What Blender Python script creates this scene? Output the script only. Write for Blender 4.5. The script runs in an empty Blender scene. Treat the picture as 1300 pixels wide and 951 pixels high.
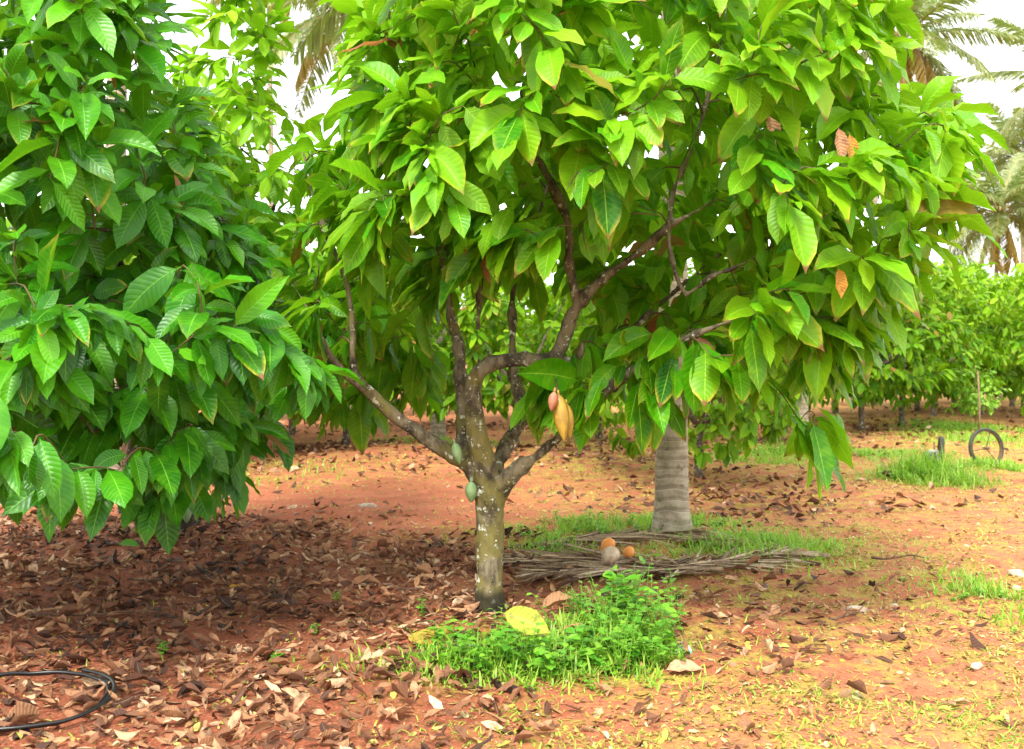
import bpy, math
import numpy as np
from mathutils import Vector, Matrix
RNG = np.random.default_rng(11)
F, HZ, H = 1300.0, 460.0, 1.5
scene = bpy.context.scene
C = scene.collection

# ------------------------------------------------------------------ basics
def V(px, py, D):
    return np.array([(px-650)/F*D, D, H-(py-HZ)/F*D])
def gx(px, D): return (px-650)/F*D
def vnoise(x, y, s):
    x = np.asarray(x, float); y = np.asarray(y, float)
    xi = np.floor(x); yi = np.floor(y); fx = x-xi; fy = y-yi
    fx = fx*fx*(3-2*fx); fy = fy*fy*(3-2*fy)
    def hsh(a, b):
        v = np.sin(a*127.1+b*311.7+s*74.7)*43758.5453
        return v-np.floor(v)
    return (hsh(xi,yi)*(1-fx)+hsh(xi+1,yi)*fx)*(1-fy)+(hsh(xi,yi+1)*(1-fx)+hsh(xi+1,yi+1)*fx)*fy
def gz(x, y):
    x = np.asarray(x, float); y = np.asarray(y, float)
    far = np.clip((60-np.abs(y))/40, 0, 1)
    z = (vnoise(x*.5, y*.5, 1)-.5)*.09 + (vnoise(x*1.7, y*1.7, 2)-.5)*.045 + (vnoise(x*5, y*5, 3)-.5)*.022 + (vnoise(x*9, y*9, 4)-.5)*.016
    for (cx, cy, r, a) in ((-2.74,8.4,1.3,.07), (-.13,6.0,.7,.04), (1.37,8.8,.9,.05), (-2.4,16.2,2,.10), (.1,16.6,2,.08)):
        z = z + a*np.exp(-((x-cx)**2+(y-cy)**2)/(r*r))
    return z*far
def G(px, D, dz=0.):
    x = gx(px, D); return np.array([x, D, float(gz(x, D))+dz])

def mesh_np(name, verts, faces, uv=None, col=None, smooth=True):
    verts = np.asarray(verts, np.float32).reshape(-1,3); faces = np.asarray(faces, np.int32)
    m = bpy.data.meshes.new(name)
    nf, k = faces.shape
    m.vertices.add(len(verts)); m.vertices.foreach_set('co', verts.ravel())
    m.loops.add(nf*k); m.loops.foreach_set('vertex_index', faces.ravel())
    m.polygons.add(nf); m.polygons.foreach_set('loop_start', np.arange(nf, dtype=np.int32)*k)
    m.polygons.foreach_set('loop_total', np.full(nf, k, np.int32))
    m.update(calc_edges=True)
    if smooth: m.polygons.foreach_set('use_smooth', np.ones(nf, bool))
    if uv is not None:
        l = m.uv_layers.new(name='UVMap'); l.data.foreach_set('uv', np.asarray(uv, np.float32)[faces.ravel()].ravel())
    if col is not None:
        a = m.attributes.new('leafcol', 'FLOAT_COLOR', 'POINT'); a.data.foreach_set('color', np.asarray(col, np.float32).ravel())
    m.validate()
    return m
def link(name, mesh, mat=None, parent=None, loc=(0,0,0)):
    o = bpy.data.objects.new(name, mesh); C.objects.link(o)
    o.location = loc
    if mat is not None and mesh is not None and not mesh.materials: mesh.materials.append(mat)
    if parent is not None: o.parent = parent
    return o
def tag(o, label=None, cat=None, group=None, kind=None):
    if label: o['label'] = label
    if cat: o['category'] = cat
    if group: o['group'] = group
    if kind: o['kind'] = kind
    return o
def empty(name, loc, label, cat, group=None):
    o = bpy.data.objects.new(name, None); C.objects.link(o); o.location = loc; o.empty_display_size = .1
    return tag(o, label, cat, group)
def joined(name, a, b, ma, mb_):
    na=sum(len(f) for f in a.f); j=MB(); j.v=a.v+b.v; j.uv=a.uv+b.uv; j.c=a.c+b.c; j.f=list(a.f)+[f+a.n for f in b.f]; j.n=a.n+b.n
    me=j.mesh(name); me.materials.append(ma); me.materials.append(mb_)
    ix=np.zeros(len(me.polygons),np.int32); ix[na:]=1; me.polygons.foreach_set('material_index',ix); me.update(); return me
class MB:
    """gathers quads of several shapes that belong to one part"""
    def __init__(s): s.v=[]; s.f=[]; s.n=0; s.uv=[]; s.c=[]
    def add(s, v, f, uv=None, c=None):
        v = np.asarray(v, float).reshape(-1,3); s.v.append(v); s.f.append(np.asarray(f)+s.n); s.n += len(v)
        s.uv.append(np.zeros((len(v),2)) if uv is None else uv); s.c.append(np.zeros((len(v),4)) if c is None else c)
    def mesh(s, name, smooth=True):
        return mesh_np(name, np.concatenate(s.v), np.concatenate(s.f), np.concatenate(s.uv), np.concatenate(s.c), smooth)
def nrm(a): return a/np.maximum(np.linalg.norm(a, axis=-1, keepdims=True), 1e-9)
def smooth_path(P, R, step):
    P = np.asarray(P, float); R = np.asarray(R, float); out=[]; ro=[]
    Q = np.vstack([2*P[0]-P[1], P, 2*P[-1]-P[-2]])
    for i in range(len(P)-1):
        n = max(2, int(np.linalg.norm(P[i+1]-P[i])/step))
        t = np.arange(n)/n
        a,b,c,d = Q[i],Q[i+1],Q[i+2],Q[i+3]; t_=t[:,None]
        out.append(.5*((2*b)+(-a+c)*t_+(2*a-5*b+4*c-d)*t_**2+(-a+3*b-3*c+d)*t_**3)); ro.append(R[i]*(1-t)+R[i+1]*t)
    out.append(P[-1:]); ro.append(R[-1:])
    return np.concatenate(out), np.concatenate(ro)
def tube(P, R, n=6, cap=True):
    P = np.asarray(P, float); R = np.asarray(R, float)*np.ones(len(P))
    T = nrm(np.gradient(P, axis=0)); s = np.cross(T[0], [0.3,.9,.2]); s = s/np.linalg.norm(s); S=[]
    for t in T:
        s = s-t*np.dot(s,t); s = s/np.linalg.norm(s); S.append(s)
    S = np.array(S); B = np.cross(T, S); a = np.arange(n)/n*2*math.pi
    v = P[:,None]+R[:,None,None]*(np.cos(a)[None,:,None]*S[:,None]+np.sin(a)[None,:,None]*B[:,None])
    v = v.reshape(-1,3); m=len(P)
    i = np.arange(m-1)[:,None]*n; j = np.arange(n)[None,:]; k = (j+1)%n
    f = np.stack([i+j, i+k, i+n+k, i+n+j], -1).reshape(-1,4)
    if cap:
        v = np.vstack([v, P[0], P[-1]]); e = len(v)
        # caps as quads around the centre (n even)
        q=[]
        for j_ in range(0, n-1, 2):
            q.append([e-2, (j_+2)%n, j_+1, j_]); b=(m-1)*n; q.append([e-1, b+j_, b+j_+1, b+(j_+2)%n])
        f = np.vstack([f, q])
    return v, f

# ------------------------------------------------------------------ leaves
LT = np.array([0,.07,.10,.2,.34,.48,.62,.76,.87,.94,1.0]); LW = np.array([.03,.03,.12,.62,.90,1,.95,.72,.40,.15,.01])
LTm = np.array([0,.07,.2,.45,.7,.88,1.0]); LWm = np.array([.04,.05,.62,1,.84,.38,.01])
LTs = np.array([0,.08,.4,.75,1.0]); LWs = np.array([.04,.1,1,.75,.02])
def leaves(P, D0, REF, L, W, bend, fold, col, T=LT, PW=LW, nu=4, wave=.0, curl=None, gdir=(0,0,-1)):
    """N leaves as one vertex/face set. col: N x 4 stored per leaf."""
    P=np.asarray(P,float); N=len(P); D0=nrm(D0); L=np.asarray(L)*np.ones(N); W=np.asarray(W)*np.ones(N)
    bend=np.asarray(bend)*np.ones(N); fold=np.asarray(fold)*np.ones(N); g=np.array(gdir,float)
    if curl is None: curl=np.zeros(N)
    m=len(T); Dt = nrm(D0[:,None]+g[None,None]*(bend[:,None]*T[None]**1.3)[...,None])
    dt = np.diff(T, prepend=0); Cn = P[:,None]+np.cumsum(Dt*dt[None,:,None],1)*L[:,None,None]
    S = nrm(np.cross(Dt, REF[:,None])); Nn = np.cross(S, Dt)
    u = np.linspace(-1,1,nu+1); w = (W[:,None]*PW[None])[...,None]
    ph = RNG.uniform(0,6.28,(N,1,1)); au = np.abs(u)[None,None]
    ca = np.cos(fold)[:,None,None]; sa = np.sin(fold)[:,None,None]
    lat = u[None,None]*w*ca
    up = au*w*sa + curl[:,None,None]*(au**2)*w + wave*W[:,None,None]*au*np.sin(T[None,:,None]*17+ph+u[None,None]*1.5)*np.minimum(1,PW[None,:,None]*2)
    v = Cn[:,:,None]+lat[...,None]*S[:,:,None]+up[...,None]*Nn[:,:,None]
    k=nu+1
    i=np.arange(m-1)[:,None]*k; j=np.arange(nu)[None]
    f0=np.stack([i+j,i+j+1,i+k+j+1,i+k+j],-1).reshape(-1,4)
    f=(f0[None]+(np.arange(N)*m*k)[:,None,None]).reshape(-1,4)
    uv=np.zeros((N,m,k,2)); uv[...,0]=u*.5+.5; uv[...,1]=T[None,:,None]
    cc=np.broadcast_to(np.asarray(col)[:,None,None,:],(N,m,k,4))
    return v.reshape(-1,3), f, uv.reshape(-1,2), cc.reshape(-1,4)

# ------------------------------------------------------------------ materials
def newmat(name):
    m = bpy.data.materials.new(name); m.use_nodes=True; nt=m.node_tree; nt.nodes.clear()
    return m, nt
class NT:
    def __init__(s, nt): s.nt=nt
    def n(s, t, **k):
        o=s.nt.nodes.new(t)
        for a,b in k.items(): setattr(o,a,b)
        return o
    def l(s,a,b): s.nt.links.new(a,b)
    def put(s, sock, v):
        if isinstance(v, bpy.types.NodeSocket): s.l(v, sock)
        elif v is not None: sock.default_value = v
    def math(s, op, a, b=None, c=None, clamp=False):
        o=s.n('ShaderNodeMath', operation=op, use_clamp=clamp); s.put(o.inputs[0],a); s.put(o.inputs[1],b); s.put(o.inputs[2],c); return o.outputs[0]
    def mix(s, f, a, b, mode='MIX'):
        o=s.n('ShaderNodeMix', data_type='RGBA', blend_type=mode); s.put(o.inputs[0],f)
        s.put(o.inputs[6], a if isinstance(a,bpy.types.NodeSocket) else (*a,1)); s.put(o.inputs[7], b if isinstance(b,bpy.types.NodeSocket) else (*b,1)); return o.outputs[2]
    def noise(s, vec, scale, detail=3, rough=.55):
        o=s.n('ShaderNodeTexNoise'); s.put(o.inputs['Vector'],vec); o.inputs['Scale'].default_value=scale; o.inputs['Detail'].default_value=detail; o.inputs['Roughness'].default_value=rough; return o.outputs['Fac']
    def sstep(s, x, a, b):
        o=s.n('ShaderNodeMapRange', interpolation_type='SMOOTHSTEP'); s.put(o.inputs[0],x); o.inputs[1].default_value=a; o.inputs[2].default_value=b; return o.outputs[0]
    def bump(s, h, strength, dist):
        o=s.n('ShaderNodeBump'); s.put(o.inputs['Height'],h); o.inputs['Strength'].default_value=strength; o.inputs['Distance'].default_value=dist; return o.outputs[0]
    def principled(s, color, rough, bump=None, spec=.5):
        o=s.n('ShaderNodeBsdfPrincipled'); s.put(o.inputs['Base Color'], color if isinstance(color,bpy.types.NodeSocket) else (*color,1))
        s.put(o.inputs['Roughness'],rough); s.put(o.inputs['Specular IOR Level'],spec)
        if bump is not None: s.l(bump,o.inputs['Normal'])
        return o.outputs[0]
    def out(s, sh): o=s.n('ShaderNodeOutputMaterial'); s.l(sh,o.inputs['Surface'])

def leaf_mat(name, dark, mid, young, trans=.38, rough=.42, veins=True, spec=.45):
    m, nt = newmat(name); q=NT(nt)
    a=q.n('ShaderNodeAttribute', attribute_name='leafcol'); sp=q.n('ShaderNodeSeparateColor'); q.l(a.outputs['Color'],sp.inputs[0])
    r,g,b = sp.outputs
    oi=q.n('ShaderNodeObjectInfo').outputs['Random']
    rr=q.math('ADD', r, q.math('MULTIPLY', q.math('SUBTRACT',oi,.5), .25), clamp=True)
    col=q.mix(rr, dark, mid); col=q.mix(g, col, young)
    u_=q.n('ShaderNodeUVMap'); su=q.n('ShaderNodeSeparateXYZ'); q.l(u_.outputs[0],su.inputs[0])
    au=q.math('ABSOLUTE', q.math('MULTIPLY_ADD', su.outputs[0], 2, -1)); t=su.outputs[1]
    tc=q.n('ShaderNodeTexCoord').outputs['Object']
    n1=q.noise(tc, 14, 2)
    col=q.mix(q.math('MULTIPLY',q.sstep(n1,.4,.75),.30), col, young)
    bmp=None
    if veins:
        ph=q.math('FRACT', q.math('MULTIPLY', q.math('SUBTRACT', t, q.math('MULTIPLY',au,.13)), 12.5))
        dv=q.math('ABSOLUTE', q.math('SUBTRACT', ph, .5)) # .5 on the vein, 0 between
        vein=q.sstep(dv,.42,.5); mid_=q.math('SUBTRACT',1,q.sstep(au,.02,.06))
        vv=q.math('MAXIMUM', q.math('MULTIPLY',vein,.20), q.math('MULTIPLY',mid_,.55))
        col=q.mix(vv, col, tuple(min(1,c*1.25+.035) for c in young))
        hgt=q.math('SUBTRACT', q.math('MULTIPLY', q.math('COSINE', q.math('MULTIPLY', dv, math.pi)), 1.0), q.math('MULTIPLY', mid_, .8))
        bmp=q.bump(hgt,.34,.004)
    # blotches and insect spots
    sv=q.n('ShaderNodeTexVoronoi'); sv.inputs['Scale'].default_value=38; q.l(tc,sv.inputs['Vector'])
    sp2=q.math('MULTIPLY',q.math('SUBTRACT',1,q.sstep(sv.outputs['Distance'],.10,.17)),q.sstep(q.noise(tc,6,2),.56,.64)); col=q.mix(q.math('MULTIPLY',sp2,.8),col,(.16,.08,.02))
    # yellowing margin and dry tip where the leaf itself is old
    rim=q.sstep(q.math('ADD', q.math('MULTIPLY',t,.75), q.math('MULTIPLY',au,.35)), .72, .98)
    old=q.math('MULTIPLY', rim, q.sstep(a.outputs['Alpha'], .45, 1))
    col=q.mix(q.math('MULTIPLY',old,.8), col, (.50,.42,.04))
    tip=q.math('MULTIPLY', q.sstep(q.math('ADD',t,q.math('MULTIPLY',n1,.12)),.93,1.0), q.sstep(a.outputs['Alpha'],.6,.9))
    col=q.mix(tip, col, (.22,.08,.03))
    dead=q.mix(n1, (.36,.15,.05), (.30,.08,.05)); col=q.mix(b, col, dead)
    p=q.principled(col, q.math('MULTIPLY_ADD', n1, .2, rough-.1), bmp, spec)
    tr=q.n('ShaderNodeBsdfTranslucent'); q.l(q.mix(.65, col, q.mix(b,(.26,.58,.012),(.5,.2,.05)),'MIX'), tr.inputs[0])
    if bmp is not None: q.l(bmp,tr.inputs['Normal'])
    ms=q.n('ShaderNodeMixShader'); ms.inputs[0].default_value=trans; q.l(p,ms.inputs[1]); q.l(tr.outputs[0],ms.inputs[2]); q.out(ms.outputs[0])
    return m
M={}
M['leaf_main']=leaf_mat('cacao_leaf', (.010,.110,.002),(.058,.300,.003),(.30,.56,.010), .38, .40, spec=.26)
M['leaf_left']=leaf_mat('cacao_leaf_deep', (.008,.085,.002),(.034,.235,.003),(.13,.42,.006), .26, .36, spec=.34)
M['leaf_far']=leaf_mat('cacao_leaf_far', (.010,.075,.002),(.070,.25,.004),(.26,.45,.008), .28, .50, spec=.15, veins=False)
M['palm']=leaf_mat('palm_leaflet', (.14,.19,.08),(.25,.30,.13),(.38,.38,.15), .25,.4, veins=False)
M['palm_dead']=leaf_mat('palm_leaflet_dry', (.22,.15,.06),(.38,.28,.09),(.60,.38,.05), .2,.55, veins=False)
M['grass']=leaf_mat('grass_blade', (.08,.28,.015),(.18,.44,.03),(.42,.52,.07), .35,.5, veins=False)
M['weed']=leaf_mat('weed_leaf', (.025,.17,.01),(.10,.36,.02),(.28,.50,.04), .35,.5, veins=False)

def simple(name, col, rough=.6, spec=.4, col2=None, scale=20, bump=.3, bd=.004):
    m,nt=newmat(name); q=NT(nt); tc=q.n('ShaderNodeTexCoord').outputs['Object']; n=q.noise(tc,scale,5,.6)
    c=q.mix(q.sstep(n,.35,.65), col, col2 or tuple(x*.6 for x in col))
    q.out(q.principled(c, rough, q.bump(n,bump,bd), spec)); return m
M['black_hose']=simple('black_polythene',(.012,.012,.013),.35,.5)
M['rubber']=simple('old_rubber',(.035,.04,.03),.75,.3,(.07,.07,.045))
M['rust']=simple('rusty_metal',(.17,.12,.06),.7,.4,(.10,.05,.03),40)
M['green_metal']=simple('weathered_green_metal',(.12,.22,.16),.6,.4,(.05,.08,.06),30)
M['pale_metal']=simple('pale_grey_fitting',(.45,.46,.42),.5,.5)
M['coconut_orange']=simple('orange_husk',(.75,.27,.04),.55,.4,(.60,.22,.05),12)
M['coconut_pale']=simple('dry_pale_husk',(.62,.50,.36),.7,.3,(.34,.22,.13),9)
M['coconut_green']=simple('green_husk',(.20,.22,.06),.5,.4,(.35,.22,.05),6)
M['pod_green']=simple('green_pod',(.15,.26,.085),.55,.4,(.22,.30,.15),30,.5,.006)
M['pod_yellow']=simple('yellow_pod',(.42,.26,.035),.5,.4,(.28,.17,.035),16,.5,.006)
M['pod_red']=simple('reddish_pod',(.42,.13,.09),.5,.4,(.36,.20,.09),30,.5,.006)
M['stone_white']=simple('pale_stone',(.52,.45,.36),.8,.3,(.36,.24,.16),25)
M['stake']=simple('dry_stake',(.30,.20,.12),.8,.2,(.20,.12,.07),30)
M['twig_dry']=simple('dry_twig',(.15,.085,.05),.85,.2,(.07,.04,.03),30)
M['twig_red']=simple('young_twig',(.13,.075,.04),.7,.3,(.10,.09,.03),12)
M['rachis']=simple('frond_stalk',(.26,.27,.09),.5,.4,(.30,.20,.07),8)
M['rachis_dry']=simple('dry_frond_stalk',(.30,.21,.12),.7,.3,(.20,.13,.08),12)

def litter_mat(name, ramp, trans=.12):
    m,nt=newmat(name); q=NT(nt)
    a=q.n('ShaderNodeAttribute', attribute_name='leafcol'); sp=q.n('ShaderNodeSeparateColor'); q.l(a.outputs['Color'],sp.inputs[0])
    cr=q.n('ShaderNodeValToRGB'); q.l(sp.outputs[0],cr.inputs[0]); e=cr.color_ramp.elements
    e[0].position=ramp[0][0]; e[0].color=(*ramp[0][1],1); e[1].position=ramp[-1][0]; e[1].color=(*ramp[-1][1],1)
    for p,c in ramp[1:-1]: x=e.new(p); x.color=(*c,1)
    tc=q.n('ShaderNodeTexCoord').outputs['Object']; n=q.noise(tc,35,4)
    u_=q.n('ShaderNodeUVMap'); su=q.n('ShaderNodeSeparateXYZ'); q.l(u_.outputs[0],su.inputs[0])
    au=q.math('ABSOLUTE', q.math('MULTIPLY_ADD', su.outputs[0], 2, -1)); mid_=q.math('SUBTRACT',1,q.sstep(au,.03,.09))
    ph=q.math('FRACT', q.math('MULTIPLY', q.math('SUBTRACT', su.outputs[1], q.math('MULTIPLY',au,.13)), 11)); dv=q.math('ABSOLUTE', q.math('SUBTRACT', ph, .5))
    c=q.mix(q.math('MULTIPLY',q.sstep(n,.45,.7),.55), cr.outputs[0], (.07,.035,.02)); c=q.mix(q.math('MULTIPLY',mid_,.4), c, (.42,.28,.16))
    p=q.principled(c,.7,q.bump(q.math('ADD',q.math('COSINE',q.math('MULTIPLY',dv,math.pi)),n),.5,.004),.35)
    tr=q.n('ShaderNodeBsdfTranslucent'); q.l(c,tr.inputs[0]); ms=q.n('ShaderNodeMixShader'); ms.inputs[0].default_value=trans
    q.l(p,ms.inputs[1]); q.l(tr.outputs[0],ms.inputs[2]); q.out(ms.outputs[0]); return m
M['litter']=litter_mat('fallen_leaf_brown', [(0,(.030,.014,.009)),(.25,(.12,.045,.022)),(.5,(.29,.125,.055)),(.75,(.48,.26,.13)),(1,(.72,.52,.33))])
M['chips']=litter_mat('dry_scraps', [(0,(.16,.07,.03)),(.35,(.36,.19,.07)),(.55,(.42,.40,.05)),(.8,(.52,.44,.12)),(1,(.70,.60,.42))])
M['straw']=litter_mat('dry_frond_straw', [(0,(.13,.075,.04)),(.5,(.36,.25,.15)),(1,(.60,.47,.31))])
M['yellow_leaf']=litter_mat('yellow_fallen_leaf', [(0,(.55,.24,.04)),(.5,(.50,.40,.05)),(1,(.30,.42,.04))],.25)

def bark_mat(name, base, second, lichen, lich_amt, stain_z=None, moss=None):
    m,nt=newmat(name); q=NT(nt); tc=q.n('ShaderNodeTexCoord').outputs['Object']
    mp=q.n('ShaderNodeMapping'); mp.inputs['Scale'].default_value=(1,1,.35); q.l(tc,mp.inputs[0])
    n1=q.noise(mp.outputs[0],22,6,.65); n2=q.noise(tc,5,3); n3=q.noise(tc,16,4,.6)
    c=q.mix(q.sstep(n1,.35,.68),base,second)
    if moss: zz=q.n('ShaderNodeSeparateXYZ'); q.l(tc,zz.inputs[0]); c=q.mix(q.math('MULTIPLY',q.sstep(q.math('SUBTRACT',n2,q.math('MULTIPLY',zz.outputs[2],.16)),.30,.46),.75),c,moss)
    vo=q.n('ShaderNodeTexVoronoi'); vo.inputs['Scale'].default_value=15
    ds=q.n('ShaderNodeVectorMath',operation='MULTIPLY_ADD'); nn=q.n('ShaderNodeTexNoise'); nn.inputs['Scale'].default_value=25; q.l(tc,nn.inputs['Vector'])
    q.l(nn.outputs['Color'],ds.inputs[0]); ds.inputs[1].default_value=(.05,.05,.05); q.l(tc,ds.inputs[2]); q.l(ds.outputs[0],vo.inputs['Vector'])
    spr=q.math('SUBTRACT',1,q.sstep(q.math('ADD',vo.outputs['Distance'],q.math('MULTIPLY',n2,.7)),.50,.66)); pick=q.sstep(n3,.62-lich_amt*.3,.66-lich_amt*.3)
    n4=q.noise(tc,34,4,.6); li=q.math('MAXIMUM',q.math('MULTIPLY',q.sstep(q.noise(tc,19,6,.7),.585,.62),q.sstep(n2,.40,.50)),q.math('MULTIPLY',q.sstep(n4,.60,.64),q.sstep(n3,.46,.56))); c=q.mix(q.math('MULTIPLY',q.sstep(q.noise(tc,8,4),.52,.66),.7),c,(.022,.016,.010))
    c=q.mix(q.math('MULTIPLY',li,q.math('MULTIPLY_ADD',n1,1.3,.25,clamp=True)),c,lichen)
    if stain_z:
        sx=q.n('ShaderNodeSeparateXYZ'); q.l(tc,sx.inputs[0])
        st=q.math('SUBTRACT',1,q.sstep(q.math('SUBTRACT',sx.outputs[2],q.math('MULTIPLY',n2,stain_z*2.2)),0,stain_z*.8)); c=q.mix(q.math('MULTIPLY',st,.85),c,(.012,.011,.010))
    q.out(q.principled(c,.85,q.bump(q.math('ADD',n1,q.math('MULTIPLY',li,.4)),.9,.012),.25)); return m
M['bark']=bark_mat('cacao_bark_lichen',(.215,.175,.105),(.050,.038,.024),(.58,.59,.45),.8,.10,(.17,.145,.03))
M['bark_dark']=bark_mat('cacao_bark_dark',(.06,.045,.028),(.03,.022,.015),(.35,.37,.28),.35)
M['bark_far']=bark_mat('cacao_bark_pale',(.16,.12,.08),(.08,.06,.04),(.60,.60,.50),.9)
def palm_bark():
    m,nt=newmat('coconut_bark'); q=NT(nt); tc=q.n('ShaderNodeTexCoord').outputs['Object']
    sx=q.n('ShaderNodeSeparateXYZ'); q.l(tc,sx.inputs[0]); n=q.noise(tc,9,5,.65); nb=q.noise(tc,3,2)
    z=q.math('ADD',sx.outputs[2],q.math('MULTIPLY',nb,.13)); fr=q.math('FRACT',q.math('MULTIPLY',z,11.5)); ring=q.sstep(q.math('ABSOLUTE',q.math('SUBTRACT',fr,.5)),.40,.5)
    c=q.mix(q.sstep(n,.35,.7),(.40,.34,.25),(.22,.175,.115)); c=q.mix(q.math('MULTIPLY',ring,q.math('MULTIPLY',q.sstep(n,.3,.6),.55)),c,(.42,.36,.27)); c=q.mix(q.math('MULTIPLY',q.math('MULTIPLY',q.sstep(fr,.0,.25),q.math('SUBTRACT',1,q.sstep(fr,.25,.5))),.5),c,(.12,.085,.05)); c=q.mix(q.math('MULTIPLY',q.sstep(nb,.48,.66),.45),c,(.17,.17,.08)); c=q.mix(q.math('MULTIPLY',q.sstep(q.noise(tc,13,5,.7),.58,.66),.7),c,(.07,.05,.035))
    mp=q.n('ShaderNodeMapping'); mp.inputs['Scale'].default_value=(1,1,.1); q.l(tc,mp.inputs[0]); n2=q.noise(mp.outputs[0],40,3)
    q.out(q.principled(c,.85,q.bump(q.math('ADD',n2,q.math('MULTIPLY',ring,-.6)),.7,.01),.25)); return m
M['palm_bark']=palm_bark()

# ground
def ground_mat():
    m,nt=newmat('red_earth'); q=NT(nt); tc=q.n('ShaderNodeTexCoord').outputs['Object']
    a=q.n('ShaderNodeAttribute',attribute_name='leafcol'); sp=q.n('ShaderNodeSeparateColor'); q.l(a.outputs['Color'],sp.inputs[0]); humus,sandy,green=sp.outputs
    n1=q.noise(tc,1.3,5,.6); n2=q.noise(tc,9,6,.65); n3=q.noise(tc,60,4,.6)
    c=q.mix(q.sstep(n1,.35,.65),(.34,.092,.048),(.43,.14,.075)); c=q.mix(q.sstep(n2,.4,.7),c,(.32,.10,.048))
    sand=q.mix(q.sstep(n2,.35,.65),(.44,.140,.072),(.43,.185,.08)); c=q.mix(q.math('MULTIPLY',sandy,q.sstep(n1,.2,.7)),c,sand)
    hm=q.mix(q.sstep(n3,.4,.65),(.15,.045,.022),(.29,.085,.040)); c=q.mix(humus,c,hm)
    pt=q.noise(tc,2.7,8,.72); c=q.mix(q.math('MULTIPLY',q.sstep(pt,.50,.62),.45),c,(.26,.095,.05)); c=q.mix(q.math('MULTIPLY',q.sstep(q.noise(tc,17,6,.75),.54,.62),.5),c,(.20,.085,.045))
    gr=q.mix(q.sstep(n3,.35,.6),(.46,.37,.06),(.26,.27,.035)); c=q.mix(q.math('MULTIPLY',green,q.sstep(q.noise(tc,4,8,.8),.46,.58)),c,gr)
    c=q.mix(q.math('MULTIPLY',q.sstep(n3,.56,.72),.35),c,(.62,.38,.20))
    q.out(q.principled(c,.9,q.bump(q.math('ADD',q.math('MULTIPLY',n2,.7),q.math('MULTIPLY',n3,.35)),1,.03),.15)); return m
def gauss(x,y,cx,cy,rx,ry): return np.exp(-(((x-cx)/rx)**2+((y-cy)/ry)**2))
def f_litter(x,y):
    nz=vnoise(x*.9,y*.9,9); w=np.zeros_like(x)
    edge = 1/(1+np.exp(-((8.9+.9*(nz-.5)*2+.25*np.clip(-x-1,0,3)) - y)*4))*1/(1+np.exp((x-(.25+.8*(nz-.5)))*3.0))
    w=np.maximum(w,edge*.95)
    w=np.maximum(w,.62*gauss(x,y,1.1,6.2,1.1,1.5)); w=np.maximum(w,.6*gauss(x,y,2.6,11.2,1.4,1.6)); w=np.maximum(w,1.0*gauss(x,y,-2.6,8.6,1.6,1.0)); w=np.maximum(w,.9*gauss(x,y,-.2,6.2,.8,.7))
    for (px,D,rx,ry,s) in ((440,16.8,1.7,1.3,1),(560,16,1.0,.8,.5),(760,16,1.7,1.3,1),(930,12.5,1.2,1.3,.45),(1020,11.5,1.1,1.3,.3),(1180,24,2.6,2.2,.9),(1090,22,2.2,1.8,.9),(940,19,2.5,2,.9),(1290,30,2.6,3,.8),(240,15,3,2.,.7),(620,24,6,2.5,.8),(860,12,.7,1.,.6)):
        w=np.maximum(w,s*gauss(x,y,gx(px,D),D,rx,ry))
    return np.clip(w,0,1)
GP=[(760,8.9,.9,.55,1),(700,8.2,.4,.5,.5),(940,8.0,.75,.75,1),(1010,8.2,.45,.5,.7),(1000,17,1.5,1.0,.8),(1090,16.5,1.4,1.1,.9),(1180,13.0,.62,.9,1.2),(1250,14.6,.62,.8,1.1),(1215,23.0,1.2,2.2,1),(1300,6.3,.45,.9,.8),(690,5.0,.85,.34,1.2),(600,4.9,.35,.22,.9),(760,5.35,.45,.45,1.4),(560,18.5,1.4,1.6,.7),(330,13.5,1.4,1.6,.2),(870,9.5,.5,.5,.9),(1230,20,1.2,2,.8),(960,16,.9,1,.7)]
def f_green(x,y):
    w=np.zeros_like(x)
    for (px,D,rx,ry,s) in GP: w=np.maximum(w,min(s,1)*gauss(x,y,gx(px,D),D,rx,ry))
    return np.clip(w,0,1)
def f_sand(x,y):
    return np.clip(1/(1+np.exp(-(x-.6+(vnoise(x*.7,y*.7,21)-.5)*1.5)*2))*.9+.5*gauss(x,y,-1.5,13.5,3,1.5)+.25,0,1)*(1-.6*gauss(x,y,-1.9,11,2.2,1.8))
def axis(dense_a,dense_b,step,far_a,far_b):
    a=list(np.arange(dense_a,dense_b+1e-6,step)); s=step
    while a[-1]<far_b: s*=1.14; a.append(a[-1]+s)
    s=step; b=[]; x=dense_a
    while x>far_a: s*=1.14; x-=s; b.append(x)
    return np.array(b[::-1]+a)
xs=axis(-5.5,6.5,.055,-400,400); ys=axis(3.6,17,.055,-300,500)
X,Y=np.meshgrid(xs,ys); Z=gz(X,Y)
nx,ny=len(xs),len(ys); i=np.arange(ny-1)[:,None]*nx; j=np.arange(nx-1)[None]
gf=np.stack([i+j,i+j+1,i+nx+j+1,i+nx+j],-1).reshape(-1,4)
lit=f_litter(X,Y); gre=np.clip(f_green(X,Y)*.8+.55*(1/(1+np.exp(-(X-.2)*3)))+.25*gauss(X,Y,-2,13.8,3,1.2)+.2*(Y>14),0,1)
gc=np.stack([lit*.85,f_sand(X,Y)*(1-lit),gre,np.ones_like(X)],-1).reshape(-1,4)
tag(link('ground',mesh_np('ground',np.stack([X,Y,Z],-1),gf,None,gc),ground_mat()),kind='structure')

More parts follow.
